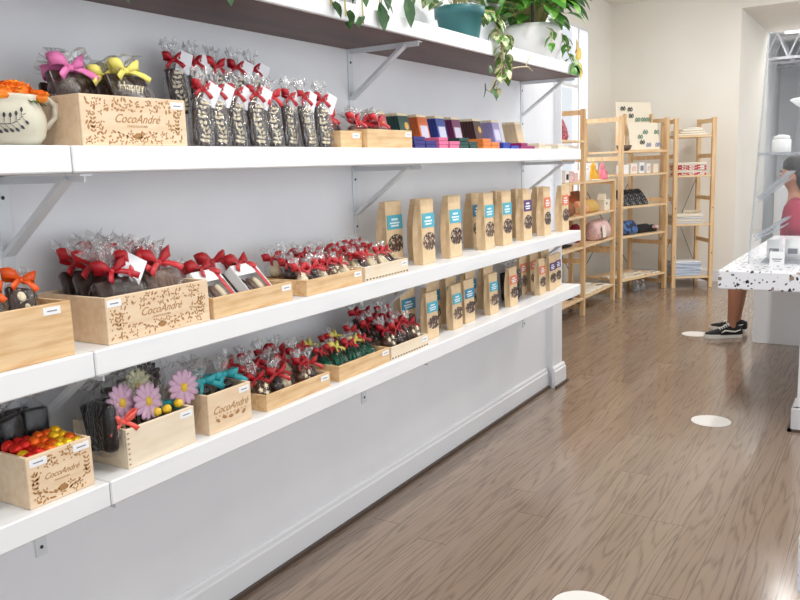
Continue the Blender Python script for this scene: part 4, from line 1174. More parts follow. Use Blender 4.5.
# second bay is lower: cut top handled by separate frame heights
bA = math.atan2(.88, .28)
B0 = (-2.425, 8.46)
BZ = (.189, .653, .965, 1.304, 1.548)
rack('middle pine rack with the earring board on its top shelf', (B0[0], B0[1], 0), bA, .92, [.022, .90], [(.046, .876, BZ)], .5, 1.905, [(.02, .25, .9, 1.2), (.02, 1.2, .9, .25)])
cA = math.atan2(.235, .39)
C0 = (-2.085, 9.31)
CZ = (.13, .723, 1.264, 1.697)
rack('narrow pine rack of folded towels at the right, against the back wall', (C0[0], C0[1], 0), cA, .45, [.022, .44], [(.046, .416, CZ)], .5, 1.89, [(.02, .2, .44, 1.25), (.02, 1.25, .44, .2)])

def on(base, ang, x, y, z):
    c, s_ = math.cos(ang), math.sin(ang)
    return (base[0] + x * c - y * s_, base[1] + x * s_ + y * c, z + .0008)
def cloth_stack(label, loc, ang, w, d, n, t, mat, cat='folded cloth', group=None, rag=.012):
    o = thing('folded_cloth', label, cat, loc, ang, group)
    z = 0
    mb = MB()
    for i in range(n):
        dx = rnd.uniform(-rag, rag)
        mb.box((dx, d / 2 + rnd.uniform(-rag, rag), z + t / 2), (w, d, t * .96), t * .4, seg=2); z += t
    mb.build('cloth', MT[mat], o, True)
    return o
def cloths(n, labels, loc, ang, w, d, t, mats, cat, group):
    for i in range(n):
        m = mats[i % len(mats)]
        mb = MB().box((0, d / 2, t * .25), (w, d, t * .46), t * .2, seg=2).box((.002, d / 2 + .003, t * .73), (w - .006, d - .006, t * .46), t * .2, seg=2)
        o = mb.build('folded_towel', MT[m], None, True)
        o.location = (loc[0], loc[1], loc[2] + i * t); o.rotation_euler = (0, 0, ang + rnd.uniform(-.06, .06))
        tag(o, labels[i], cat, group)
# C rack contents
L = on(C0, cA, .22, .06, CZ[3])
for i in range(3):
    mb = MB().box((0, .15, .012), (.34 - .05 * i, .3, .022), .009, seg=2)
    if i == 2: mb.ell((.05, .12, .028), (.11, .12, .02), 12, 7, jit=.15)
    o = mb.build('folded_towel', MT['cotton'], None, True); o.location = (L[0], L[1], L[2] + i * .024); o.rotation_euler = (0, 0, cA + .05 * i)
    tag(o, f'cream cotton cloth on the top shelf of the towel rack, {["lowest", "middle", "uppermost crumpled"][i]} one', 'folded cloth', 'cream cloths on the towel rack')
L = on(C0, cA, .22, .05, CZ[2])
cloths(5, [f'red-printed white cloth on the towel rack, {NUM[i]} from the bottom of its pile' for i in range(5)], L, cA, .33, .3, .028, ['redwhite', 'cotton', 'redwhite', 'redwhite', 'cotton'], 'folded cloth', 'red-printed cloths on the towel rack')
L = on(C0, cA, .2, .05, CZ[1])
cloths(4, [f'grey-striped white towel on the towel rack, {NUM[i]} from the bottom of its pile' for i in range(4)], L, cA, .32, .3, .026, ['whitestripe', 'cotton'], 'folded cloth', 'white towels on the towel rack')
tag(MB().box((L[0], L[1] + .15, L[2] + .13), (.2, .003, .05), 0, Matrix.Rotation(cA, 4, 'Z') @ Matrix.Rotation(1.0, 4, 'X')).build('paper_band', MT['paper']), 'folded paper card on the white striped towels', 'card')
L = on(C0, cA, .2, .05, CZ[0])
cloths(5, [f'blue-striped towel on the lowest towel rack shelf, {NUM[i]} from the bottom' for i in range(5)], L, cA, .31, .3, .032, ['bluestripe'], 'folded cloth', 'blue-striped towels')
# B rack contents
def bx_(name, label, cat, loc, ang, size, mat, group=None, deco=None):
    o = thing(name, label, cat, loc, ang, group)
    MB().box((0, 0, size[2] / 2), size, .003).build('body', MT[mat], o)
    MB().box((0, 0, size[2] - .006), (size[0] + .002, size[1] + .002, .012), .002).build('lid', MT[mat], o)
    if deco: MB().b2((-size[0] * .3, -size[1] / 2 - .0012, size[2] * .25), (size[0] * .3, -size[1] / 2, size[2] * .7)).build('label', MT[deco], o)
    return o
def earring_board():
    ang = bA - .25
    base = on(B0, bA, .6, .1, BZ[4])
    o = thing('earring_display', 'two-tier cream earring display board on top of the middle rack', 'display board', base, ang)
    lean = Matrix.Rotation(-.2, 4, 'X')
    q = MB().box((0, 0, .155), (.42, .008, .3), .002).build('lower_panel', MT['paper'], o)
    q.rotation_euler = (-.16, 0, 0)
    q = MB().box((-.04, .1, .36), (.5, .008, .36), .002).build('upper_panel', MT['paper'], o)
    q.rotation_euler = (-.1, 0, 0)
    MB().b2((-.21, -.05, 0), (.21, .12, .012)).build('base_tray', MT['pine'], o)
    MB().b2((-.2, .1, 0), (-.18, .25, .4)).b2((.18, .1, 0), (.2, .25, .4)).build('back_strut', MT['pine'], o)
    green = M('green_earring', (120, 158, 138), .4); dark = M('dark_earring', (60, 64, 66), .4); blue = M('blue_earring', (150, 164, 206), .4)
    spots = [(-.2, .47, 0, dark), (-.1, .46, 0, dark), (-.09, .39, 0, dark), (.0, .35, 1, green), (.08, .35, 1, green), (.15, .35, 1, green), (.02, .2, 2, green), (-.06, .15, 2, green), (.18, .2, 2, green), (-.04, .09, 2, dark), (.05, .06, 2, blue), (.18, .06, 2, blue)]
    for i, (x, z, row, m) in enumerate(spots):
        up = z > .3
        th, ybase = (.1, .094) if up else (.16, -.006)
        p = V((x, ybase, z)); pr_ = Matrix.Rotation(-th, 4, 'X') @ p
        w = Matrix.Rotation(ang, 4, 'Z') @ pr_ + V(base)
        nm = 'green' if m is green else 'blue' if m is blue else 'dark'
        e = thing('earring_pair', f'pair of {nm} hoop earrings hung on the cream board, {["upper left", "upper right", "lower"][row]} part', 'earrings', w, ang, nm + ' earrings ' + ["upper left", "upper right", "lower"][row])
        for s in (-1, 1):
            mb = MB()
            pts = [(s * .017 + math.cos(a) * .013, -.005, math.sin(a) * .017) for a in [2 * PI * q / 12 for q in range(13)]]
            mb.tube(pts, .0045, 6).ell((s * .017, -.006, .022), (.006, .003, .006), 8, 6)
            mb.build('earring', m, e)
earring_board()
o = thing('small_bowl', 'dark round bowl left of the earring board on the middle rack', 'bowl', on(B0, bA, .22, .12, BZ[4]), 0)
MB().lathe([(.04, 0), (.07, .02), (.085, .06), (.08, .06), (.065, .024), (.001, .012)], 24).build('bowl', M('dark_bowl', (92, 72, 60), .4), o, True)
for i, (x, sz, m, lb, dc) in enumerate(((.2, (.1, .09, .1), 'white', 'white lidded box, leftmost on the second shelf of the middle rack', 'sticker'), (.34, (.12, .1, .11), 'cotton', 'off-white box, second from left on the middle rack', 'pinkknit'),
                               (.49, (.11, .1, .12), 'white', 'white box with grey print beside the cream one on the middle rack', 'print'), (.62, (.1, .1, .105), 'white', 'white box, second from right on the middle rack', 'pinkknit'), (.77, (.11, .1, .1), 'paper', 'cream box at the right of the middle rack second shelf', None))):
    bx_('soap_box', lb, 'box', on(B0, bA, x, .12, BZ[3]), bA + rnd.uniform(-.15, .15), sz, m, 'small boxes on the middle rack', dc)
def pouch(name, label, loc, ang, w, h, d, mat, lean=.4, group=None, zip_=True, cat='pouch'):
    rot = (Matrix.Rotation(ang, 3, 'Z') @ Matrix.Rotation(-lean, 3, 'X')).to_euler()
    o = thing(name, label, cat, loc, 0, group, rot)
    R = []
    for t, k, wk in ((0, .5, .9), (.12, .95, .98), (.4, 1, 1), (.7, .8, 1), (.9, .4, .98), (1, .1, .94)):
        R.append([p for p in ring(w * wk, d * k, t * h, 20, .02, p=.5)])
    MB().loft(R).build('body', MT[mat], o, True)
    if zip_: MB().box((0, 0, h), (w * .9, .008, .008), .002).build('zip', MT['screw'], o)
    return o
for i, x in enumerate((.24, .36, .48, .6)):
    pouch('zip_pouch', f'black patterned pouch leaning on the middle rack, {ordl(i, 4)}', on(B0, bA, x, .1, BZ[2]), bA, .15, .2, .05, 'blackprint', .6, 'black patterned pouches')
pouch('zip_pouch', 'glossy blue pouch on the middle rack, fourth shelf', on(B0, bA, .3, .1, BZ[1]), bA, .26, .15, .12, 'bluepouch', .2)
pouch('zip_pouch', 'flat black pouch right of the blue pouch on the middle rack', on(B0, bA, .6, .1, BZ[1]), bA, .28, .1, .09, 'canvas', .5)
pouch('zip_pouch', 'small black pouch at the right of the middle rack fourth shelf', on(B0, bA, .77, .1, BZ[1]), bA, .16, .08, .08, 'canvas', .5)
tag(MB().box(on(B0, bA, .7, .02, BZ[1] + .06), (.07, .05, .03), .008, Matrix.Rotation(bA, 4, 'Z')).build('pink_purse', MT['pinkknit']), 'little pink purse in front of the black pouches', 'purse')
for i in range(9):
    x, y = .12 + (i % 5) * .16, .06 + (i // 5) * .14
    mb = MB().box((0, 0, .005 + .002 * (i % 3)), (.15, .11, .008 + .004 * (i % 3)), .002)
    q = mb.build('greeting_card', MT['paper']); q.location = on(B0, bA, x, y + .03, BZ[0]); q.rotation_euler = (0, 0, bA + rnd.uniform(-.3, .3))
    tag(q, f'cream card lying on the lowest shelf of the middle rack, {"front" if i < 5 else "back"} row {ordl(i % 5, 5 if i < 5 else 4)}', 'card', 'cards on the middle rack')
    if i % 2 == 0: MB().b2((-.05, -.03, .009 + .004 * (i % 3)), (.05, -.012, .0105 + .004 * (i % 3))).build('print', MT['screw'], q)
for i, x in enumerate((.12, .2, .5, .62)):
    o = thing('glass_bottle', f'small clear bottle under the middle rack, {ordl(i, 4)}', 'bottle', on(B0, bA, x, .12, 0), 0, 0, ) if 0 else thing('glass_bottle', f'small clear bottle on the floor under the middle rack, {ordl(i, 4)}', 'bottle', on(B0, bA, x, .12, 0), 0, 'bottles under the middle rack')
    MB().lathe([(.028, 0), (.032, .006), (.032, .07), (.014, .09), (.014, .11)], 16).build('bottle', MT['acrylic_edge'], o, True)
    MB().lathe([(.016, .108), (.016, .125)], 12).build('cap', MT['white'], o)
# A rack contents, x along the rack, second bay from .98
pouch('hanging_bag', 'pink patterned fabric bag on the top shelf of the long rack', on(A0, H90, .79, .14, AZ[4]), H90 + .3, .2, .25, .1, 'pinkprint', .25, cat='bag')
MB()
for i, (x, sz, m, lb) in enumerate(((.62, (.1, .1, .11), 'white', 'white mug-sized box left of the pink candles'), (.74, (.1, .1, .1), 'pinkknit', 'pale pink box, second on the third shelf of the long rack'), (.86, (.09, .09, .085), 'pinkknit', 'pale pink box beside the rack post'))):
    bx_('candle_box', lb, 'box', on(A0, H90, x, .1, AZ[3]), H90, sz, m, 'pale boxes on the long rack', 'black' if i == 0 else None)
def jar_(label, loc, r, h, mat, lidmat):
    o = thing('lidded_jar', label, 'jar', loc)
    MB().lathe([(r * .9, 0), (r, .006), (r, h * .7), (r * .8, h * .78)], 20).build('jar', MT[mat], o, True)
    MB().lathe([(r * .85, h * .76), (r * .85, h * .92), (r * .3, h)], 20).build('lid', MT[lidmat], o, True)
jar_('white jar with white lid just right of the long rack middle post', on(A0, H90, 1.22, .1, AZ[3]), .055, .14, 'white', 'white')
jar_('white jar behind the pink boxes on the long rack', on(A0, H90, .8, .26, AZ[3]), .06, .2, 'white', 'white')
def figurine(label, loc, mat, h):
    o = thing('candle_figurine', label, 'figurine', loc)
    MB().lathe([(h * .3, 0), (h * .34, h * .08), (h * .3, h * .3), (h * .2, h * .48), (h * .14, h * .6), (h * .17, h * .72), (h * .12, h * .84), (h * .05, h * .97), (h * .015, h)], 20).build('figure', MT[mat], o, True)
    MB().tube([(h * .2, 0, h * .25), (h * .33, 0, h * .4), (h * .17, 0, h * .55)], h * .04, 7).build('handle', MT[mat], o, True)
MT['mustard'] = M('mustard_glaze', (226, 170, 40), .35); MT['pinkglaze'] = M('pink_glaze', (232, 130, 150), .35)
figurine('mustard yellow figurine between white jar and pink figurine', on(A0, H90, 1.5, .1, AZ[3]), 'mustard', .18)
figurine('bright pink figurine on the long rack right of the yellow one', on(A0, H90, 1.7, .07, AZ[3]), 'pinkglaze', .17)
bx_('white_box', 'tall white box right of the pink figurine on the long rack', 'box', on(A0, H90, 1.81, .22, AZ[3]), H90, (.14, .1, .17), 'white')
tag(MB().box(on(A0, H90, 1.4, .05, AZ[3] + .006), (.3, .05, .01), .002, Matrix.Rotation(H90, 4, 'Z')).build('flat_card', MT['paper']), 'flat white strip lying before the figurines on the long rack', 'card')
MT['tan'] = M('tan_leather', (150, 92, 56), .5, vary=(12, (120, 70, 42), .4, .6)); MT['rust'] = M('rust_leather', (168, 84, 50), .5); MT['sand'] = M('sand_cloth', (204, 168, 92), .7)
MT['pinky'] = M('peach_cloth', (222, 158, 120), .7)
pouch('leather_pouch', 'brown leather pouch beneath the pink boxes on the long rack', on(A0, H90, .79, .12, AZ[2]), H90, .26, .15, .14, 'tan', .2)
for i, (x, y, m, nm, w, h) in enumerate(((1.2, .1, 'pinky', 'peach', .24, .13), (1.46, .09, 'sand', 'sand-coloured', .3, .13), (1.3, .22, 'rust', 'rust brown', .26, .18), (1.52, .22, 'tan', 'tall brown', .26, .22), (1.72, .26, 'rust', 'far rust brown', .2, .17))):
    pouch('soft_pouch', f'{nm} soft pouch on the long rack shelf below the figurines', on(A0, H90, x, y, AZ[2]), H90, w, h, .1, m, .35, zip_=False)
o = bx_('wooden_house', 'small pale wooden house ornament at the right of the long rack', 'ornament', on(A0, H90, 1.78, .08, AZ[2]), H90, (.18, .08, .11), 'paper', None, None)
MB().ell((-.02, -.042, .07), (.014, .003, .014), 10, 6).build('round_hole', MT['black'], o)
MB().add([V((-.09, -.04, .11)), V((-.05, -.04, .17)), V((-.03, -.04, .11)), V((-.09, .04, .11)), V((-.05, .04, .17)), V((-.03, .04, .11))], [(0, 1, 2), (5, 4, 3), (0, 3, 4, 1), (1, 4, 5, 2), (0, 2, 5, 3)]).build('gable', MT['paper'], o)
pouch('knit_bag', 'rolled pale pink knitted bag on the fourth shelf of the long rack', on(A0, H90, 1.68, .1, AZ[1]), H90, .44, .2, .2, 'pinkknit', .1, zip_=False, cat='bag')
MB().box((-.12, -.106, .08), (.1, .004, .12), .001).build('swing_tag', MT['cotton'], bpy.data.objects['knit_bag'])
pouch('folded_scarf', 'dark folded scarf left of the pink knitted bag', on(A0, H90, 1.3, .2, AZ[1]), H90, .14, .18, .12, 'maroon', .1, zip_=False, cat='scarf')
pouch('dark_purse', 'dark purse at the shelf end behind the kraft bags', on(A0, H90, .78, .12, AZ[1]), H90, .24, .08, .1, 'canvas', .3, cat='purse')
for i in range(8):
    x, y = 1.1 + (i % 4) * .2, .08 + (i // 4) * .18
    q = MB().box((0, 0, .01), (.2, .15, .016), .004, seg=2).build('folded_print', MT['cotton' if i % 3 else 'paper'], None, True)
    q.location = on(A0, H90, x, y + .02, AZ[0]); q.rotation_euler = (0, 0, H90 + rnd.uniform(-.5, .5))
    tag(q, f'cream folded print on the lowest shelf of the long rack, {"front" if i < 4 else "back"} row {ordl(i % 4, 4)}', 'folded cloth', 'prints on the long rack')
    if i % 3 == 0: MB().b2((-.06, -.04, .0175), (.05, .0, .0195)).build('dark_print', MT['screw'], q)
pouch('black_camera_pouch', 'small black pouch near the floor behind the lowest kraft bags', on(A0, H90, .8, .1, AZ[0]), H90, .14, .1, .1, 'canvas', .1)

# ------------------------------------------------------------------ terrazzo counter, supports, acrylic case
def poly_slab(pts, z0, z1, bev=.008):
    bm = bmesh.new(); n = len(pts)
    a = [bm.verts.new((x, y, z0)) for x, y in pts]; b = [bm.verts.new((x, y, z1)) for x, y in pts]
    bm.faces.new(a[::-1]); bm.faces.new(b)
    for i in range(n): bm.faces.new((a[i], a[(i + 1) % n], b[(i + 1) % n], b[i]))
    bmesh.ops.bevel(bm, geom=list(bm.edges), offset=bev, segments=2, profile=.5, affect='EDGES')
    mb = MB(); mb.bm.free(); mb.bm = bm
    return mb
o = thing('counter', 'white terrazzo counter with dark chips and white end supports', 'counter', (0, 0, 0))
poly_slab([(-.7836, 4.58), (.45, 4.58), (.45, 6.72), (-.755, 6.72)], .747, .85).build('terrazzo_top', MT['terrazzo'], o)
MB().b2((-.372, 4.6, 0), (-.05, 6.2, .746), .003).build('front_support', MT['trim'], o)
MB().b2((-.396, 4.576, 0), (-.35, 4.8, .13), .006).b2((-.396, 4.576, 0), (-.05, 4.61, .13), .006).build('support_base', MT['trim'], o)
MB().b2((-.41, 4.565, 0), (-.04, 4.59, .014)).b2((-.41, 4.565, 0), (-.39, 4.81, .014)).build('shoe_strip', MT['shoe_mould'], o)
o = tag(MB().b2((-.885, 6.745, 0), (-.1, 6.83, .72), .003).build('cabinet_panel', MT['trim']), 'plain white cabinet panel standing behind the terrazzo counter by the legs', 'panel')
o = thing('counter', 'second terrazzo counter at the bottom right corner, nearest the camera', 'counter', (0, 0, 0))
poly_slab([(-.098, 1.355), (.9, 1.355), (.9, 2.6), (-.098, 2.6)], .747, .85).build('terrazzo_top', MT['terrazzo'], o)
MB().b2((.35, 1.6, 0), (.8, 2.4, .746), .003).build('support', MT['trim'], o)

CY, CB = 4.8856, .8505
lean = (.0618) / 1.2487
o = thing('acrylic_case', 'tall clear acrylic bulk candy case standing on the terrazzo counter', 'display case', (-.6768, CY, CB))
T = .006; CD = .4; CW = .56
def px_(z): return z * lean
HT = 1.25
mb = MB().loft([[V((px_(z), 0, z)), V((CW, 0, z)), V((CW, T, z)), V((px_(z), T, z))] for z in (0, HT)])
mb.build('front_pane', MT['acrylic'], o)
MB().loft([[V((px_(z), T, z)), V((px_(z) + T, T, z)), V((px_(z) + T, CD, z)), V((px_(z), CD, z))] for z in (0, HT)]).build('side_pane', MT['acrylic'], o)
e = MB()
e.loft([[V((px_(z) - .003, -.002, z)), V((px_(z) + .006, -.002, z)), V((px_(z) + .006, .008, z)), V((px_(z) - .003, .008, z))] for z in (0, HT)])
e.build('corner_strip', MT['acrylic_edge'], o)
MB().b2((px_(.61), 0, .606), (CW, CD, .612)).b2((px_(.61), -.003, .6), (CW, .004, .616)).build('shelf', MT['acrylic_edge'], o)
MB().b2((px_(HT), 0, HT - .006), (CW, CD, HT)).build('top', MT['acrylic'], o)
for z0, zz in ((.15, .25), (.365, .51)):
    b = MB()
    x0, x1 = px_(z0) + .02, px_(z0) + .17
    for y in (.02, .2):
        b.bar((x0, y, z0), (x1, y, zz), .02, .02).bar((x0, y, z0 - .02), (x1, y, zz - .035), .012, .008)
    b.loft([[V((x0, y, z0)), V((x1, y, zz)), V((x1, y, zz - .006)), V((x0, y, z0 - .006))] for y in (.02, .36)])
    b.build('slanted_bin', MT['acrylic_edge'], o)
e = MB().b2((.06, .05, .004), (.5, .3, .01))
e.build('bin_floor', MT['acrylic_edge'], o)
cdx = thing('price_card', 'small white printed card at the foot of the acrylic case', 'card', (-.565, CY - .012, CB))
MB().b2((0, 0, 0), (.075, .003, .075)).build('card', MT['sticker'], cdx)
MB().b2((.012, -.0008, .03), (.062, 0, .036)).b2((.018, -.0008, .02), (.056, 0, .024)).build('print', MT['print'], cdx)
jar_('white canister on the acrylic case upper shelf', (-.55, CY + .18, CB + .613), .05, .1, 'white', 'white')
for i, (x, y, z) in enumerate(((-.565, .2, .012), (-.47, .22, .012))):
    o = thing('sweet_bag', f'white printed packet in the acrylic case, {"left" if i == 0 else "right"} one', 'packet', (x, CY + y, CB + z), 0, 'packets in the acrylic case')
    MB().loft([ring(.08, .04, 0, 14, .03), ring(.085, .045, .05, 14, .04), ring(.08, .01, .11, 14, .03)]).build('packet', MT['white'], o, True)
    MB().b2((-.025, -.0225, .03), (.025, -.021, .06)).build('print', MT['print'], o)

tube_m = bpy.data.materials.new('lit_tube'); tube_m.use_nodes = True
tb_ = tube_m.node_tree.nodes['Principled BSDF']; tb_.inputs['Emission Color'].default_value = (1, 1, 1, 1); tb_.inputs['Emission Strength'].default_value = 3
for i, (x, y) in enumerate(((-.9, 12.75), (-.9, 13.5))):
    o = thing('tube_lamp', f'white strip lamp under the ceiling of the room beyond, {"nearer" if i == 0 else "farther"} one', 'lamp', (x, y, 3.13 + .1 * i), 0, 'strip lamps in the room beyond')
    MB().b2((-.55, -.06, .03), (1.2, .06, .08)).build('housing', MT['white'], o)
    MB().tube([(-.5, 0, .0), (1.15, 0, .0)], .025, 10).build('tube', tube_m, o)
# far room furniture seen through the case
o = thing('wall_rack', 'white panel with three dark hanging pieces in the room beyond', 'display panel', (-.98, 14.4, 0))
MB().b2((-.3, 0, 2.0), (.3, .05, 2.95)).b2((-.03, 0, 0), (.03, .05, 2.0)).build('panel', MT['white'], o)
for z in (2.15, 2.45, 2.75):
    MB().tube([(-.2, -.03, z), (-.08, -.04, z + .03), (0, -.05, z + .07), (.08, -.04, z + .03), (.2, -.03, z)], .018, 7).ell((0, -.04, z + .02), (.07, .03, .03), 10, 6).build('hanging_piece', MT['screw'], o)
o = thing('awning_light', 'white bowl-shaped lamp hanging in the room beyond', 'lamp', (-.75, 13.4, 2.02))
MB().lathe([(.1, 0), (.45, .08), (.62, .22), (.6, .23), (.43, .1), (.1, .02)], 28).build('shade', MT['white'], o, True)
MB().tube([(0, 0, .05), (0, 0, 2.0)], .015).build('cord', MT['steel'], o)
o = thing('storage_shelf', 'beige storage unit in the room beyond', 'cabinet', (-1.3, 13.6, 0))
MB().b2((-.25, 0, 0), (.9, .5, 1.05), .01).build('body', MT['wall_warm'], o)
for x in (.0, .55): MB().b2((x - .22, -.015, .1), (x + .25, 0, .98), .006).build('door', MT['trim'], o)

# ------------------------------------------------------------------ person seated behind the counter
FOOT = {-1: (-.1, -.99), 1: (.5, -.866)}
def person():
    root = thing('person', 'person in a maroon shirt and black sneakers seated behind the counter', 'person', (-.63, 7.03, 0), -H90)
    # local frame: faces -y ; after -90 rotation local -y -> world -x
    me = bpy.data.meshes.new('body'); bm = bmesh.new()
    sk = []
    def P(co, r, par=None, r2=None):
        v = bm.verts.new(co); sk.append((r, r2 or r))
        if par is not None: bm.edges.new((par, v))
        return v
    pel = P((0, .02, .56), .135, None, .11)
    s1 = P((0, .02, .72), .12, pel, .10); s2 = P((0, .0, .92), .145, s1, .105); s3 = P((0, 0, 1.06), .13, s2, .09)
    nk = P((0, -.01, 1.135), .055, s3); n2 = P((0, -.025, 1.19), .05, nk)
    h1 = P((0, -.045, 1.235), .068, n2); h2 = P((0, -.04, 1.305), .082, h1, .095); h3 = P((0, -.03, 1.37), .07, h2, .08)
    nose = P((0, -.145, 1.272), .012, h2)
    for sg in (-1, 1):
        hip = P((sg * .085, -.02, .55), .088, pel); kx = .11 if sg < 0 else .15
        k = P((sg * kx, -.42, .52), .06, hip)
        c = P((sg * kx, -.41, .36), .058, k); a = P((sg * kx, -.43, .12), .036, c)
        fx, fy = FOOT[sg]
        hl = P((sg * kx, -.425, .06), .036, a); t = P((sg * kx + fx * .15, -.425 + fy * .15, .036), .03, hl, .024)
        sh = P((sg * .165, 0, 1.06), .055, s3); el = P((sg * .2, .02, .82), .04, sh); wr = P((sg * .12, -.17, .7), .027, el); pm = P((sg * .09, -.23, .675), .034, wr, .018)
        for q, (dx, L) in enumerate(((-.027, .06), (-.009, .07), (.009, .066), (.026, .052))):
            f1 = P((sg * .09 + dx, -.27, .668), .0095, pm); f2 = P((sg * .09 + dx * 1.1, -.27 - L * .5, .66), .009, f1); P((sg * .09 + dx * 1.1, -.27 - L * .85, .642), .0075, f2)
        th = P((sg * .09 - sg * .04, -.215, .67), .011, pm); P((sg * .09 - sg * .058, -.25, .662), .009, th)
    for sg in (-1, 1): P((sg * .098, -.03, 1.275), .016, h2, .028)
    bm.to_mesh(me); bm.free()
    ob = bpy.data.objects.new('body', me); COL.objects.link(ob)
    md = ob.modifiers.new('skin', 'SKIN'); md.use_smooth_shade = True
    ly = me.skin_vertices[0].data if me.skin_vertices else None
    if ly is None:
        bm = bmesh.new(); bm.from_mesh(me); bm.verts.layers.skin.verify(); bm.to_mesh(me); bm.free(); ly = me.skin_vertices[0].data
    for i, (a, b) in enumerate(sk): ly[i].radius = (a, b); ly[i].use_root = i == 0
    sd = ob.modifiers.new('sub', 'SUBSURF'); sd.levels = 2; sd.render_levels = 2
    dg = bpy.context.evaluated_depsgraph_get()
    m2 = bpy.data.meshes.new_from_object(ob.evaluated_get(dg)); bpy.data.objects.remove(ob)
    m2.materials.clear(); m2.materials.append(MT['skin'])
    for p in m2.polygons: p.use_smooth = True
    b = bpy.data.objects.new('body', m2); COL.objects.link(b); b.parent = root
    # hair: cap over the skull, long at the back
    R = []
    for z, rx, ry, cy in ((1.16, .06, .03, .05), (1.22, .09, .055, .04), (1.29, .103, .085, .02), (1.35, .1, .1, -.02), (1.4, .085, .09, -.025), (1.435, .05, .055, -.025), (1.448, .01, .01, -.02)):
        R.append([V((rx * math.cos(a), cy + ry * math.sin(a), z)) for a in [2 * PI * j / 20 for j in range(20)]])
    MB().loft(R).build('hair', MT['hair'], root, True)
    for sg in (-1, 1):
        MB().ell((sg * .034, -.124, 1.305), (.014, .008, .008), 10, 7).build('eye', MT['eye'], root, True)
        MB().ell((sg * .034, -.131, 1.305), (.006, .004, .006), 8, 6).build('iris', MT['black'], root, True)
        MB().tube([(sg * .018, -.13, 1.325), (sg * .036, -.131, 1.329), (sg * .054, -.12, 1.322)], .0035, 6).build('eyebrow', MT['hair'], root, True)
    MB().ell((0, -.118, 1.23), (.024, .01, .007), 10, 6).build('mouth', MT['lip'], root, True)
    # shirt
    R = []
    for z, rx, ry in ((.6, .165, .135), (.72, .155, .125), (.9, .172, .128), (1.02, .168, .115), (1.08, .135, .09), (1.12, .075, .065), (1.125, .066, .06)):
        R.append([V((rx * math.cos(a), .01 + ry * math.sin(a), z)) for a in [2 * PI * j / 24 for j in range(24)]])
    mb = MB().loft(R, False, False)
    for sg in (-1, 1): mb.tube([(sg * .13, 0, 1.06), (sg * .175, -.01, 1.05), (sg * .2, .0, .92), (sg * .2, .015, .83)], [.07, .072, .06, .058], 12)
    mb.build('shirt', MT['maroon'], root, True)
    mb = MB()
    for sg in (-1, 1): mb.tube([(sg * .07, .0, .56), (sg * .09, -.08, .555), (sg * (.107 if sg < 0 else .135), -.3, .53)], [.13, .112, .088], 14)
    mb.build('shorts', MT['shorts'], root, True)
    for sg in (-1, 1):
        kx = .11 if sg < 0 else .15
        cx = 0
        fx, fy = FOOT[sg]
        MX = Matrix.Translation((sg * kx, -.425, 0)) @ Matrix.Rotation(math.atan2(fx, -fy), 4, 'Z')
        def fin(mb, nm, m, smooth=True):
            o = mb.build(nm, MT[m], root, smooth); o.matrix_local = MX; return o
        def sole(z, k): return [V((x * k, y + .4, z)) for x, y in ((-.03, -.33), (-.036, -.4), (-.034, -.47), (-.043, -.53), (-.04, -.585), (-.02, -.62), (.012, -.623), (.038, -.59), (.044, -.53), (.036, -.46), (.036, -.4), (.03, -.33))]
        fin(MB().loft([sole(.001, 1), sole(.012, 1.04), sole(.034, 1.03)]), 'shoe_sole', 'rubber', False)
        up_ = []
        for t, wx, zt in ((-.325, .03, .09), (-.36, .037, .105), (-.41, .039, .112), (-.45, .041, .1), (-.5, .043, .078), (-.55, .042, .06), (-.59, .034, .052), (-.615, .018, .042)):
            up_.append([V((wx * math.cos(a), t + .4, .03 + (zt - .03) * max(0, math.sin(a)) ** .7)) for a in [PI * j / 10 for j in range(11)]])
        fin(MB().loft(up_, True, True, False), 'shoe_upper', 'canvas')
        for side in (-1, 1):
            path = [(side * .038, .055, .07), (side * .0415, .01, .056), (side * .0425, -.03, .06), (side * .043, -.07, .066), (side * .0445, -.1, .05)]
            fin(MB().tube(path, [.004, .006, .007, .006, .004], 6), 'side_stripe', 'rubber')
        mb = MB()
        for q in range(5): mb.tube([(-.026, -.035 - q * .017, .1 - q * .0066), (0, -.035 - q * .017, .11 - q * .0072), (.026, -.035 - q * .017, .1 - q * .0066)], .005, 6)
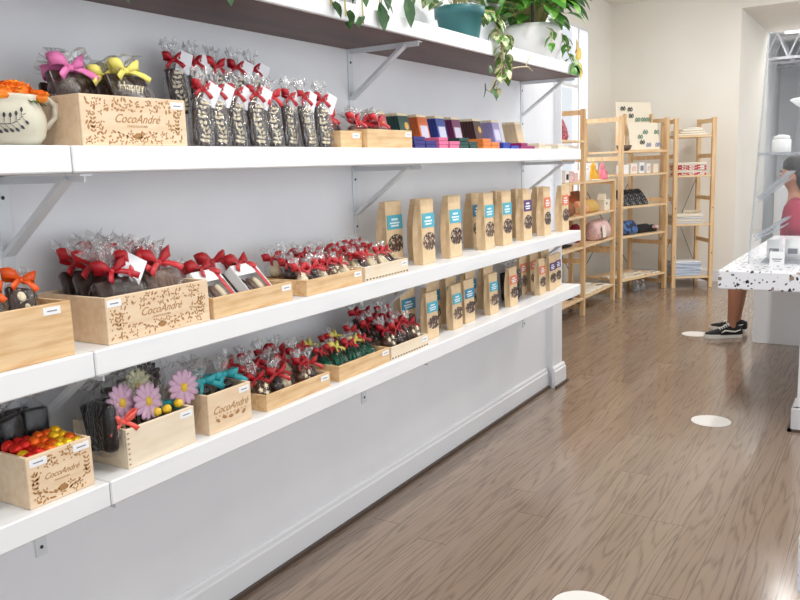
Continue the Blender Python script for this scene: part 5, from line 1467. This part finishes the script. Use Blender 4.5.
        mb.tube([(0, -.03, .113), (-.02, -.04, .124), (-.03, -.03, .108)], .0035, 5).tube([(0, -.03, .113), (.02, -.04, .124), (.03, -.03, .108)], .0035, 5)
        fin(mb, 'shoelace', 'rubber')
    return root
pr_ = person()
pr_.rotation_euler = (0, 0, -H90)
pr_.location = (-.63, 7.03, 0)
st = thing('stool', 'round-seated stool under the seated person', 'stool', (-.61, 7.05, 0))
MB().lathe([(.17, .40), (.18, .41), (.18, .432), (.17, .44)], 28).build('seat', MT['pine'], st, True)
for k in range(4):
    a = PI / 4 + k * PI / 2
    MB().tube([(.12 * math.cos(a), .12 * math.sin(a), .402), (.19 * math.cos(a), .19 * math.sin(a), 0)], .014, 8).build('leg', MT['pine'], st, True)

# ------------------------------------------------------------------ light
W = bpy.data.worlds.new('daylight'); SC.world = W; W.use_nodes = True
bg = W.node_tree.nodes['Background']
bg.inputs['Color'].default_value = (.88, .94, 1.0, 1)
bg.inputs['Strength'].default_value = 1.5
def area(name, loc, size, power, col=(1, 1, 1), rot=(0, 0, 0), spread=None):
    d = bpy.data.lights.new(name, 'AREA'); d.shape = 'RECTANGLE'; d.size, d.size_y = size; d.energy = power; d.color = col
    o = bpy.data.objects.new(name, d); COL.objects.link(o); o.location = loc; o.rotation_euler = rot
    if spread: d.spread = spread
    return o
for i, y in enumerate((1.0, 3.4, 5.8, 8.4)):
    area('ceiling_lamp', (-.75, y, 3.28), (.14, 1.1), 40, (1, .98, .95))
    area('ceiling_lamp', (.6, y, 3.28), (.5, 1.3), (12, 12, 16, 44)[i], (1, .97, .93))
area('passage_lamp', (-.4, 11.2, 3.06), (.6, .6), 14, (1, .95, .86))
area('far_room_lamp', (-.5, 13.1, 3.38), (2.5, .8), 130, (1, .99, .97))

area('side_fill_light', (3.15, 3.2, 1.6), (2.6, 8.5), 130, (.95, .98, 1), (0, PI / 2, 0))  # added fill light on the open right side, brightens the shelf wall
area('window_daylight', (-3.6, 8.6, 1.9), (2.4, 4.2), 90, (.97, .99, 1), (0, -PI / 2, 0))
